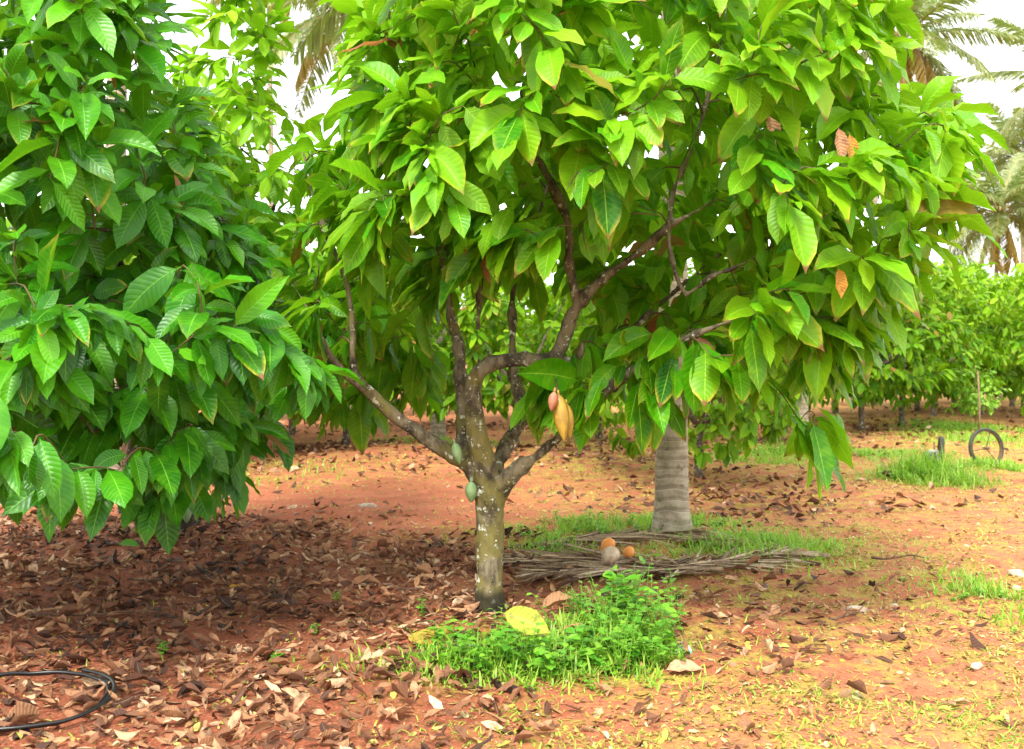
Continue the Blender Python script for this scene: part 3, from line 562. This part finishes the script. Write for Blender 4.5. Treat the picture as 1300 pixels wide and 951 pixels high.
tp=np.vstack([tp,low]); center=np.array([gx(80,6.6),6.9,2.2]); tmb=MB()
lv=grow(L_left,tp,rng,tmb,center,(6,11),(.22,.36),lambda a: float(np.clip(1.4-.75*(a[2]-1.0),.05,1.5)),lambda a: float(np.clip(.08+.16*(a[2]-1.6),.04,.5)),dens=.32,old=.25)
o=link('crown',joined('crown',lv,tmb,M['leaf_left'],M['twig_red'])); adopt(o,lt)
pod(V(218,640,8.15),.16,.04,M['pod_green'],lt,(-.25,0,-1),'green pod slanting from the trunk base'); pod(V(236,640,8.12),.15,.04,M['pod_green'],lt,(.05,0,-1),'green pod hanging down the trunk')

# --- lighter tree behind the gap
rng=np.random.default_rng(5)
bt=empty('cacao_tree',G(150,9.9),'light yellow-green cacao tree between the dark left tree and the central tree','tree')
L_b=[limb_px([(150,735,9.9,.07),(152,700,9.9,.062),(158,640,9.9,.055),(170,560,9.8,.05),(210,470,9.6,.042),(270,380,9.3,.034),(330,300,9.0,.026),(352,230,8.9,.02),(300,180,8.8,.012),(303,110,8.8,.010),(300,20,8.8,.008),(296,-80,8.8,.005)],0),
 limb_px([(270,380,9.3,.03),(330,340,9.3,.022),(380,290,9.4,.014),(410,200,9.4,.008)],0),
 limb_px([(352,230,8.9,.015),(320,215,8.9,.012),(290,208,8.9,.007)],0),
 limb_px([(210,470,9.6,.034),(200,350,9.8,.025),(230,220,9.8,.015),(240,100,9.8,.008)],0)]
tr=wood('trunk',L_b,M['bark_dark'],None,.016,10); adopt(tr,bt)
pb=[(245,60),(268,-80),(335,-80),(340,20),(350,90),(385,170),(460,280),(470,380),(420,430),(330,440),(230,400),(180,250),(190,120)]
tp=lens_points(pb,9.1,1.2,190,110,.2,rng,.3); tmb=MB()
tp=np.vstack([tp,[V(x,y,8.8) for x,y in ((262,30),(290,10),(320,40),(345,20),(270,80),(310,90),(285,-20),(330,-20),(350,45))]])
lv=grow(L_b,tp,rng,tmb,np.array([gx(320,9.1),9.2,2.4]),(6,10),(.22,.34),lambda a: float(np.clip(1.3-.35*(a[2]-1.4),.15,1.3)),lambda a: float(np.clip(.30+.16*(a[2]-1.8),.2,.85)),dens=.33,T=LTm,PW=LWm)
o=link('crown',joined('crown',lv,tmb,M['leaf_main'],M['twig_red'])); adopt(o,bt)

# --- rows of cacao trees behind: three prototypes with their own shape, copied part by part
def generic_tree(seed, R, Ht, n, young):
    r=np.random.default_rng(seed); z0=r.uniform(.7,1.0); limbs=[smooth_path([[0,0,-.1],[0,.01,.3],[.02,0,z0]],[.085,.065,.06],.1)]
    for k in range(5):
        a=k*1.257+r.uniform(-.3,.3); e=R*r.uniform(.55,.8); h=Ht*r.uniform(.62,.92)
        limbs.append(smooth_path([[.02,0,z0-.1],[.3*math.cos(a),.3*math.sin(a),z0+.35],[.6*e*math.cos(a+.2),.6*e*math.sin(a+.2),z0+.5*(h-z0)],[e*math.cos(a),e*math.sin(a),h]],[.05,.042,.026,.008],.12))
    P=[]
    while len(P)<n:
        u=r.normal(0,1,3); u/=np.linalg.norm(u); rr=r.uniform(.35,1)**.5*(1+.14*math.sin(3*math.atan2(u[1],u[0])+seed)+.1*math.sin(5*u[2]+seed))
        p=np.array([u[0]*R*rr,u[1]*R*rr,(Ht*.52)+u[2]*rr*Ht*.47])
        if p[2]<.38 or (math.hypot(p[0],p[1])<R*.45 and p[2]<1.0): continue
        P.append(p)
    P=np.array(P); tm=MB(); lv=grow(limbs,P,r,tm,np.array([0,0,Ht*.5]),(7,11),(.20,.33),.7,lambda a: float(np.clip(young+.13*(a[2]-1.5),.05,.8)),dens=.36,T=LTs,PW=LWs,nu=2,twn=4)
    o_=wood('trunk',limbs,M['bark_far'],None,.022,8); me=o_.data; bpy.data.objects.remove(o_)
    return [me,joined('crown',lv,tm,M['leaf_far'],M['twig_red'])]
protos=[generic_tree(21,2.15,3.7,330,.25),generic_tree(22,1.95,3.3,290,.42),generic_tree(23,2.3,4.1,360,.32)]
gname='cacao trees in the rows behind the central tree'
bg=[(1145,24.0,2,1.0,2.2,'bushy cacao tree between the white-spotted trunk and the spreading tree'),(1245,29.0,0,1.12,4.4,'full round cacao tree behind the thin stake'),(1215,33,2,1.15,.8,None),(1165,31,0,1.2,1.3,None),(1285,35,2,1.15,5.1,None),(1060,30,0,1.2,3.9,None), # px, D, proto, scale, rot, label
 (888,13.4,1,.86,1.0,'slender cacao tree right behind the coconut trunk'),
 (440,17.0,0,.95,.3,'cacao tree behind the bare red soil, left of the small far coconut trunk'),
 (655,17.4,2,.95,2.0,'cacao tree seen through the fork of the central tree'),
 (760,20.5,0,.95,3.3,'cacao tree farther back right of the central fork'),
 (950,20.0,1,1.1,.7,'cacao tree with low dark leaves behind the right coconut trunk'),
 (1093,22.5,0,1.0,4.0,'cacao tree with a white-spotted slender trunk at right'),
 (1185,27.5,2,1.05,5.2,'spreading cacao tree beyond the old wheel'),
 (1300,31.0,0,1.1,1.7,'cacao tree at the far right edge of the row'),
 (1010,27,2,1.1,2.9,None),(860,27,1,1.1,5.0,None),(560,24,1,1.1,1.2,None),(700,27,0,1.1,.1,None),(500,30,2,1.1,3.0,None),(370,21,1,1.1,4.4,None),(300,16.5,2,1.0,.9,None),(330,27,0,1.1,2.2,None),
 (1110,36,0,1.1,.6,None),(1210,38,1,1.1,3.6,None),(1270,40,2,1.15,1.1,None),(180,18,0,1.1,2.7,None),(60,15,1,1.1,5.6,None),(-30,20,2,1.1,.2,None),(620,36,1,1.2,4.1,None),(780,38,2,1.1,.4,None),(920,40,0,1.2,5.9,None),(460,40,1,1.2,2.4,None),(1020,46,1,1.2,2.0,None),(1140,50,2,1.2,.9,None),(1330,47,0,1.2,4.8,None),(690,50,0,1.2,3.1,None),(850,52,1,1.2,1.6,None),(560,50,2,1.2,5.3,None),(400,50,0,1.2,.5,None),(250,40,1,1.2,1.9,None),(1230,56,1,1.2,.2,None),
 (1370,24.5,2,1.0,.4,'leafy cacao tree cut by the right edge of the picture'),(100,30,0,1.2,3.3,None)]
for (px,D,k,s,rz,lab) in bg:
    e=empty('cacao_tree',G(px,D,-.02),lab or 'one of the small distant cacao trees massed in the back rows','tree',gname); e.rotation_euler.z=rz; e.scale=(s,s,s)
    for nm,me in zip(('trunk','crown'),protos[k]):
        o=bpy.data.objects.new(nm,me); C.objects.link(o); o.parent=e

# ------------------------------------------------------------------ coconut palms
def frond_mesh(Ln, droop, seed, dead=False, nl=76):
    r=np.random.default_rng(seed); t=np.linspace(0,1,15)
    d=np.stack([np.ones(15),0*t+.06*np.sin(t*3+seed),-droop*t**1.3],-1); d=nrm(d); P=np.cumsum(d,0)/15*Ln; P-=P[0]
    rc=MB(); rc.add(*tube(P,np.linspace(.04,.006,15),6))
    s=np.linspace(.2,.99,nl); lf=MB()
    for side in (-1,1):
        p=np.stack([np.interp(s,t,P[:,c]) for c in range(3)],-1); tn=np.stack([np.interp(s,t,d[:,c]) for c in range(3)],-1)
        LL=Ln*.22*np.sin(np.pi*(s*.86+.1))**.6*r.uniform(.8,1.1,nl)
        dd=nrm(tn*.55+np.array([0,side,0])*(1.0 if not dead else .45)+np.array([0,0,.15 if not dead else -.8])+r.normal(0,.10,(nl,3)))
        col=np.stack([r.uniform(0,1,nl),r.uniform(0,.8,nl),0*s,r.uniform(0,.8,nl)],-1)
        ref=nrm(np.cross(dd,np.tile([1.,0,0],(nl,1)))*side+np.array([0,0,.4]))
        lf.add(*leaves(p,dd,np.tile([0,0,1.],(nl,1))+r.normal(0,.3,(nl,3)),LL,.030,r.uniform(.9,2.2,nl)*(1 if not dead else 2),.5,col,np.array([0,.3,.65,1.]),np.array([.7,1,.8,.05]),2))
    return joined('frond',lf,rc,M['palm_dead' if dead else 'palm'],M['rachis_dry' if dead else 'rachis'])
FR=[frond_mesh(4.4,1.0,1),frond_mesh(4.2,1.7,2),frond_mesh(4.6,.7,3),frond_mesh(3.8,1.6,4,True)]
def nutmesh(name,r,mat):
    v=[];n=14;m=9
    for i_ in range(m):
        th=math.pi*i_/(m-1)
        for j_ in range(n):
            a=2*math.pi*j_/n; k=1+.06*math.cos(3*a); v.append((r*k*math.sin(th)*math.cos(a)+1e-5*math.cos(a),r*k*math.sin(th)*math.sin(a)+1e-5*math.sin(a),r*1.18*math.cos(th)))
    i_=np.arange(m-1)[:,None]*n;j_=np.arange(n)[None]; me=mesh_np(name,v,np.stack([i_+j_,i_+n+j_,i_+n+(j_+1)%n,i_+(j_+1)%n],-1).reshape(-1,4)); me.materials.append(mat); return me
NUT=nutmesh('coconut',.13,M['coconut_green'])
def palm(pxb,D,pxt,pyt,lab,rb=.145,rt=.105,seed=0,nf=20,deads=4,crown=True,group=None):
    r=np.random.default_rng(seed); b=G(pxb,D); top=V(pxt,pyt,D)-b
    e=empty('coconut_palm',b,lab,'palm tree',group)
    n=int(top[2]/.022) if D<18 else int(top[2]/.06); z=np.linspace(-.12,top[2],n); t=np.clip(z/top[2],0,1)
    P=np.stack([top[0]*t**1.4,.15*np.sin(t*2.5),z],-1); fr=(z*11.5)%1
    R=rb+(rt-rb)*t**.7+.05*np.exp(-np.clip(z,0,9)/.12)+.003*(fr<.25)+.010*(vnoise(z*2,z*0,seed)-.5)
    w=MB(); w.add(*tube(P,R,24 if D<18 else 12)); link('trunk',w.mesh('trunk'),M['palm_bark'],e)
    if not crown: return e
    tz=Vector(P[-1])
    for k in range(nf+deads):
        dead=k>=nf; az=k*2.399+r.uniform(-.2,.2); f_=k/nf; el=(1.25-1.55*f_+r.uniform(-.12,.12)) if not dead else r.uniform(-1.0,-.25)
        q=3 if dead else (2 if f_<.3 else (0 if f_<.65 else 1)); b_=FR[q]; s=r.uniform(.85,1.08)
        fo=bpy.data.objects.new('frond',b_); C.objects.link(fo); fo.parent=e; fo.location=tz; fo.rotation_euler=(r.uniform(-.3,.3),-el,az); fo.scale=(s,s,s)
        if dead: fo['label']='dry yellow frond hanging under the crown'
    for k in range(7):
        o=bpy.data.objects.new('coconut',NUT); C.objects.link(o); o.parent=e; a=k*.9; o.location=tz+Vector((.3*math.cos(a),.3*math.sin(a),-.35-.12*(k%2)))
    return e
palm(853,8.65,868,-520,'thick ringed coconut trunk standing right of the central tree',seed=1)
palm(556,20,566,-60,'coconut palm whose trunk stands behind the left limb of the central tree',seed=2)
palm(1016,16.8,1000,-300,'coconut palm whose pale trunk base stands behind the right crown and its low leaves',seed=3)
palm(138,13,152,-420,'coconut palm glimpsed through the dark left tree',seed=4)
palm(1085,37,1146,52,'tall coconut palm with drooping yellowing fronds at top right',seed=9,nf=22,deads=9)
palm(1262,52,1270,272,'distant coconut palm with a full crown low at the right edge',seed=6,nf=36,deads=6)
palm(1300,58,1300,205,'taller distant coconut palm just behind the right edge one',seed=7,nf=34,deads=4)
palm(1375,38,1372,110,'coconut palm beyond the right edge, only frond tips showing',seed=8)
palm(450,32,452,15,'coconut palm mostly hidden behind the central crown at upper left',seed=10,nf=24,deads=3)
palm(345,44,340,-60,'coconut palm above the light green tree at upper left',seed=11)

# ------------------------------------------------------------------ things lying on the ground
def nut(name,px,py,rad,mat,lab,cut=False):
    D=1950/(py-460); me=nutmesh(name,rad,mat); o=link(name,me,None,loc=G(px,D,rad*.75+.07)); o.rotation_euler=(RNG.uniform(.4,1.3),RNG.uniform(-.5,.5),RNG.uniform(0,3)); tag(o,lab,'coconut'); return o
nut('coconut',772,714,.052,M['coconut_orange'],'round orange coconut lying behind the pale coconut')
nut('coconut',775,732,.062,M['coconut_pale'],'pale dried coconut lying in front of the orange one')
nut('coconut',798,722,.040,M['coconut_orange'],'small yellowish coconut right of the other two')
def dry_frond(px,py,az,Ln,seed,lab):
    D=1950/(py-460); b=G(px,D); e=empty('dry_palm_frond',b,lab,'palm frond'); r=np.random.default_rng(seed); t=np.linspace(0,1,14)
    P=np.stack([t*Ln*math.cos(az)-Ln*.5*math.cos(az),t*Ln*math.sin(az)-Ln*.5*math.sin(az),0*t],-1); P[:,1]+=.06*np.sin(t*3); P[:,2]=gz(P[:,0]+b[0],P[:,1]+b[1])-b[2]+.035
    w=MB(); w.add(*tube(P,np.linspace(.020,.006,14),6)); link('stalk',w.mesh('stalk'),M['rachis_dry'],e)
    k=58; s=np.linspace(.05,.98,k); lf=MB()
    for side in (-1,1):
        p=np.stack([np.interp(s,t,P[:,c]) for c in range(3)],-1); a=az+side*r.normal(.50,.26,k)
        d=np.stack([np.cos(a),np.sin(a),r.uniform(-.02,.10,k)],-1); L=Ln*.42*np.sin(np.pi*(s*.8+.15))**.6*r.uniform(.8,1.1,k)
        col=np.stack([r.uniform(0,1,k),0*s,0*s,s],-1)
        lf.add(*leaves(p,d,np.tile([0,0,1.],(k,1))+r.normal(0,.4,(k,3)),L,.012,r.uniform(-.02,.12,k),.5,col,np.array([0,.2,.45,.7,1.]),np.array([.7,1,.9,.7,.1]),2,.3))
    link('leaflets',lf.mesh('leaflets'),M['straw'],e)
dry_frond(770,692,.15,1.5,1,'dry grey palm frond lying behind the coconuts')
dry_frond(760,722,2.95,1.5,2,'dry grey palm frond lying in front of the palm trunk')
dry_frond(800,738,3.25,1.3,3,'brown palm frond nearest the tall weed')
dry_frond(905,728,.45,1.4,4,'dry frond bent in the grass right of the palm trunk')
dry_frond(960,705,2.7,1.1,5,'short dry frond half hidden in grass right of the palm')
def fallen(name,px,py,L,az,mat,tone,lab,lift=.03,tilt=.1,wr=.24,curl=.2,bend=.2,face=-.35):
    D=1950/(py-460); b=G(px,D,lift); m_=MB(); d=np.array([[math.cos(az),math.sin(az),tilt]])
    m_.add(*leaves(-nrm(d)*L*.5,d,np.array([[0,face,1.]]),[L],[L*wr],bend,.25,np.array([[tone,0,0,.5]]),LT,LW,4,.12,np.array([curl])))
    tag(link(name,m_.mesh(name),mat,loc=b),lab,'fallen leaf')
fallen('fallen_leaf',668,846,.27,-.12,M['yellow_leaf'],.85,'large yellow-green fallen leaf resting on the weeds beside the trunk',.19,-.25,.25,.05,.25,-1.6)
fallen('fallen_leaf',617,832,.09,.8,M['yellow_leaf'],.05,'small orange-yellow leaf among the weeds below the trunk',.05,.6)
fallen('fallen_leaf',484,843,.13,.5,M['litter'],.88,'orange-tan fallen leaf on the soil left of the weed clump',.03,.15)
fallen('fallen_leaf',868,860,.20,.1,M['litter'],.80,'broad tan fallen leaf at the bottom edge right of the weeds')
fallen('fallen_leaf',708,788,.24,.35,M['litter'],.66,'big curled red-brown leaf right of the trunk base',.06,.25,.2,.9)
fallen('fallen_leaf',163,712,.17,.1,M['weed'],.4,'pale green fallen leaf under the dark left tree',.07,0,.3)
fallen('fallen_leaf',190,700,.30,.35,M['weed'],.6,'bright green fallen leaf beside the left trunk',.09,.1,.25)
fallen('fallen_leaf',298,757,.09,.3,M['yellow_leaf'],.1,'small yellow leaf on the brown litter left of the trunk',.05)
fallen('fallen_leaf',700,716,.22,.05,M['litter'],.98,'long tan leaf sheath lying on the dry fronds',.06,.02,.12)
m_=MB(); k=18
for side in (-1,1):
    s=np.linspace(0,1,k); p=np.stack([s*.22,0*s,.02+0*s],-1); d=np.stack([.6+0*s,side+0*s,.2+0*s],-1)
    m_.add(*leaves(p,d,np.tile([0,0,1.],(k,1)),.09*np.sin(np.pi*(s*.8+.15)),.006,.3,.2,np.stack([RNG.uniform(.1,.6,k),0*s,0*s,s],-1),GT,GW,1))
v,f=tube(np.array([[0,0,.02],[.12,0,.025],[.23,0,.02]]),[.004,.003,.002],6); m_.add(v,f,None,np.tile([.3,0,0,0],(len(v),1)))
o=link('fern_leaf',m_.mesh('fern_leaf'),M['yellow_leaf'],loc=G(520,1950/(826-460),.05)); o.rotation_euler=(.5,-.1,-.1); tag(o,'yellow dried feathery leaf at the left end of the weeds','fallen leaf')
def rock(px,py,r,lab,mat='stone_white',seed=1):
    q=np.random.default_rng(seed); D=1950/(py-460); n=10; m=7; v=[]
    for i_ in range(m):
        th=math.pi*i_/(m-1)
        for j_ in range(n):
            a=2*math.pi*j_/n; k=r*(1+.3*math.sin(a*2+seed)*math.sin(th)+.12*q.normal()*(0<i_<m-1)); v.append((k*(math.sin(th)+1e-4)*math.cos(a)*1.3,k*(math.sin(th)+1e-4)*math.sin(a),k*.6*math.cos(th)))
    i_=np.arange(m-1)[:,None]*n;j_=np.arange(n)[None]
    o=link('stone',mesh_np('stone',v,np.stack([i_+j_,i_+n+j_,i_+n+(j_+1)%n,i_+(j_+1)%n],-1).reshape(-1,4),smooth=False),M[mat],loc=G(px,D,r*.2)); tag(o,lab,'stone')
rock(467,648,.055,'flat pale stone on the bare red soil',seed=2); rock(1088,781,.042,'white stone on the sandy path',seed=3); rock(1292,729,.05,'white stone at the right edge',seed=4)
rock(1291,745,.035,'smaller white stone below the one at the right edge',seed=5); rock(1240,852,.03,'small white stone near the lower right corner',seed=6); rock(1135,770,.02,'tiny pale stone in the middle of the path',seed=7)
# crumpled wrapper
q_=np.random.default_rng(4); n=9; gxx,gyy=np.meshgrid(np.linspace(-1,1,n),np.linspace(-1,1,n)); zz=q_.normal(0,.28,(n,n)); v=.75*np.stack([gxx*.05+q_.normal(0,.004,(n,n)),gyy*.045+q_.normal(0,.004,(n,n)),.03+zz*.035+.03*(1-gxx**2-gyy**2*.5)],-1)
i_=np.arange(n-1)[:,None]*n;j_=np.arange(n-1)[None]
mw,nt=newmat('printed_plastic'); q=NT(nt); tc=q.n('ShaderNodeTexCoord').outputs['Object']; nn=q.noise(tc,38,2); c=q.mix(q.sstep(nn,.5,.56),(.55,.55,.50),(.14,.38,.26)); c=q.mix(q.sstep(q.noise(tc,55,1),.6,.64),c,(.65,.12,.12)); q.out(q.principled(c,.3))
o=link('plastic_wrapper',mesh_np('plastic_wrapper',v,np.stack([i_+j_,i_+j_+1,i_+n+j_+1,i_+n+j_],-1).reshape(-1,4),smooth=False),mw,loc=G(868,1950/(838-460),0)); tag(o,'crumpled white plastic wrapper with green and red print on the soil','wrapper')
# hoses
def hose(name,pts,r,lab,dz=.012):
    P=np.array([[x,y,float(gz(x,y))+dz+z] for x,y,z in pts]); P,R=smooth_path(P,[r]*len(P),.03); m_=MB(); b=P[0].copy(); m_.add(*tube(P-b,R,8)); o=link(name,m_.mesh(name),M['black_hose'],loc=b); tag(o,lab,'hose')
cx,cy=gx(30,4.42),4.42; a=np.linspace(0,6.28*2.2,70)
hose('garden_hose',[(cx+(.36+.018*math.sin(t*.7))*math.cos(t),cy+(.34+.02*math.cos(t*.45))*math.sin(t),.02+.012*t/6.28+.02*math.sin(t)) for t in a],.008,'coiled black hose lying at the lower left corner')
hose('garden_hose',[(gx(p,1950/(y-460)),1950/(y-460),z) for p,y,z in ((525,872,0),(535,862,.01),(560,848,.04),(600,843,.05),(650,850,.05),(690,846,.05),(735,858,.02))],.007,'thin black hose looping through the weeds at the bottom')
# dry sticks
for (px,py,L,az,lab) in ((505,758,.30,2.7,'dark dry stick in the litter left of the trunk'),(1140,722,.4,.1,'thin dry stick on the path right of the dry palm fronds'),(1075,795,.3,.6,'crooked dry twig on the sandy path'),(225,745,.6,.15,'dark stick under the dark left tree'),(130,790,.8,.05,'long dark stick in the leaves at lower left')):
    b=G(px,1950/(py-460),.03); t=np.linspace(-.5,.5,7); P=np.stack([t*L*math.cos(az),t*L*math.sin(az)+RNG.normal(0,.012,7),.02+.01*np.sin(t*7)],-1); m_=MB(); m_.add(*tube(P,np.linspace(.009,.004,7),6))
    for s_ in (.3,-.1): m_.add(*tube(np.array([[s_*L*math.cos(az),s_*L*math.sin(az),.02],[s_*L*math.cos(az)+.06,s_*L*math.sin(az)+.04,.06]]),[.004,.002],6))
    tag(link('dry_stick',m_.mesh('dry_stick'),M['twig_dry'],loc=b),lab,'stick')

# the old wheel standing in the grass
def ring(R,rp,rz,n=48,m=10):
    v=np.zeros((n,m,3)); a=np.arange(n)/n*6.2832; b=np.arange(m)/m*6.2832; v[...,0]=(R+rp*np.cos(b)[None])*np.cos(a)[:,None]; v[...,2]=(R+rp*np.cos(b)[None])*np.sin(a)[:,None]; v[...,1]=rz*np.sin(b)[None]+0*a[:,None]
    i=np.arange(n)[:,None]; j=np.arange(m)[None]; return v.reshape(-1,3), np.stack([i*m+j,((i+1)%n)*m+j,((i+1)%n)*m+(j+1)%m,i*m+(j+1)%m],-1).reshape(-1,4)
def wheel(name,px,D,R,rz,lean,lab,cat,sink,spokes=True):
    e=empty(name,G(px,D,R-sink),lab,cat); e.rotation_euler=(lean,0.15,rz)
    m_=MB(); m_.add(*ring(R,.020,.030)); link('tyre',m_.mesh('tyre'),M['rubber'],e)
    m_=MB(); m_.add(*ring(R-.026,.007,.026)); link('rim',m_.mesh('rim'),M['rust'],e)
    if spokes:
        m_=MB(); m_.add(*tube(np.array([[0,-.05,0],[0,.05,0]]),[.022,.022],10)); link('hub',m_.mesh('hub'),M['rust'],e)
        for k in range(3):
            a=1.35+k*2.094; m_=MB(); m_.add(*tube(np.array([[0,0,0],[(R-.03)*math.cos(a),0,(R-.03)*math.sin(a)]]),[.008,.007],6)); link('spoke',m_.mesh('spoke'),M['rust'],e)
    return e
wheel('old_wheel',1252,14.8,.275,.25,-.12,'old spoked wheel standing upright in the grass at right','wheel',.03)
wheel('old_wheel',1194,13.6,.24,1.25,.05,'narrow black tyre standing edge-on, half buried in tall grass','wheel',.0,False)
b=G(1178,13.2); e=empty('metal_bracket',b,'green-grey metal bracket with a rod standing in the tall grass clump','bracket')
def box(x0,x1,y0,y1,z0,z1):
    v=np.array([(x,y,z) for x in (x0,x1) for y in (y0,y1) for z in (z0,z1)]); return v,np.array([[0,1,3,2],[4,6,7,5],[0,4,5,1],[2,3,7,6],[0,2,6,4],[1,5,7,3]])
def bev(o,w=.006): m=o.modifiers.new('b','BEVEL'); m.width=w; m.segments=2
for nm,parts,mat in (('plate',[box(-.035,.035,-.02,.02,.0,.30),box(-.055,.055,-.03,.03,.28,.33)],'green_metal'),('rod',[tube(np.array([[.08,0,.1],[.085,0,.30],[.08,0,.46]]),[.009,.009,.008],6)],'rust'),('clamp',[box(.0,.13,-.015,.015,.33,.36),box(.10,.13,-.015,.015,.2,.34)],'pale_metal')):
    m_=MB()
    for p in parts: m_.add(*p)
    o=link(nm,m_.mesh(nm,False),M[mat],e); bev(o,.004) if nm!='rod' else None
# stake with creeper
b=G(1243,21.0); e=empty('garden_stake',b,'thin wooden stake standing in the grass behind the old wheel','stake')
m_=MB(); m_.add(*tube(np.array([[0,0,-.05],[.01,0,.6],[-.02,.02,1.3]]),[.022,.02,.016],8)); link('pole',m_.mesh('pole'),M['stake'],e)
rng=np.random.default_rng(12); stl=[smooth_path([[0,0,0],[.02,.0,.6],[0,.05,1.35]],[.015,.012,.006],.1)]
P=np.stack([rng.normal(0,.26,70),rng.normal(0,.26,70),rng.uniform(.45,1.35,70)],-1); tm=MB(); lv=grow(stl,P,rng,tm,np.array([0,0,.9]),(7,10),(.07,.13),.7,lambda a:.6,dens=.6,T=LTs,PW=LWs,nu=2,twn=4)
b2=G(1238,21.6); e=empty('creeper_bush',b2,'light green creeper bush climbing round the stake','bush'); tm.add(*tube(*stl[0],6)); link('foliage',joined('foliage',lv,tm,M['weed'],M['twig_red']),None,e)

# ------------------------------------------------------------------ camera, light, sky
cam=bpy.data.cameras.new('camera'); co=bpy.data.objects.new('camera',cam); C.objects.link(co); scene.camera=co
co.location=(0,0,H); co.rotation_euler=(math.radians(90),0,0); cam.sensor_width=36; cam.lens=36; cam.shift_y=-15.5/1300; cam.clip_end=2000; cam.clip_start=.05
cam.dof.use_dof=True; cam.dof.focus_distance=5.6; cam.dof.aperture_fstop=3.6
EL,AZ=math.radians(52),math.radians(200)   # azimuth clockwise from +Y
w=bpy.data.worlds.new('World'); scene.world=w; w.use_nodes=True; q=NT(w.node_tree); w.node_tree.nodes.clear()
sky=q.n('ShaderNodeTexSky',sky_type='NISHITA'); sky.sun_disc=False; sky.sun_elevation=EL; sky.sun_rotation=AZ; sky.dust_density=3; sky.air_density=1
mx=q.mix(.82,sky.outputs[0],(6.0,6.05,6.0)); bgd=q.n('ShaderNodeBackground'); q.l(mx,bgd.inputs[0]); bgd.inputs[1].default_value=.115
wo=q.n('ShaderNodeOutputWorld'); q.l(bgd.outputs[0],wo.inputs[0])
sl=bpy.data.lights.new('sun','SUN'); sl.energy=1.35; sl.angle=math.radians(16); sl.color=(1,.96,.88); so=bpy.data.objects.new('sun',sl); C.objects.link(so)
dv=Vector((math.sin(AZ)*math.cos(EL),math.cos(AZ)*math.cos(EL),math.sin(EL))); so.rotation_euler=dv.to_track_quat('Z','Y').to_euler()
scene.view_settings.view_transform='Standard'; scene.view_settings.look='None'; scene.view_settings.exposure=2.22; scene.view_settings.gamma=1
scene.render.engine='CYCLES'
scene.cycles.max_bounces=5; scene.cycles.diffuse_bounces=3; scene.cycles.transmission_bounces=6; scene.cycles.use_denoising=True
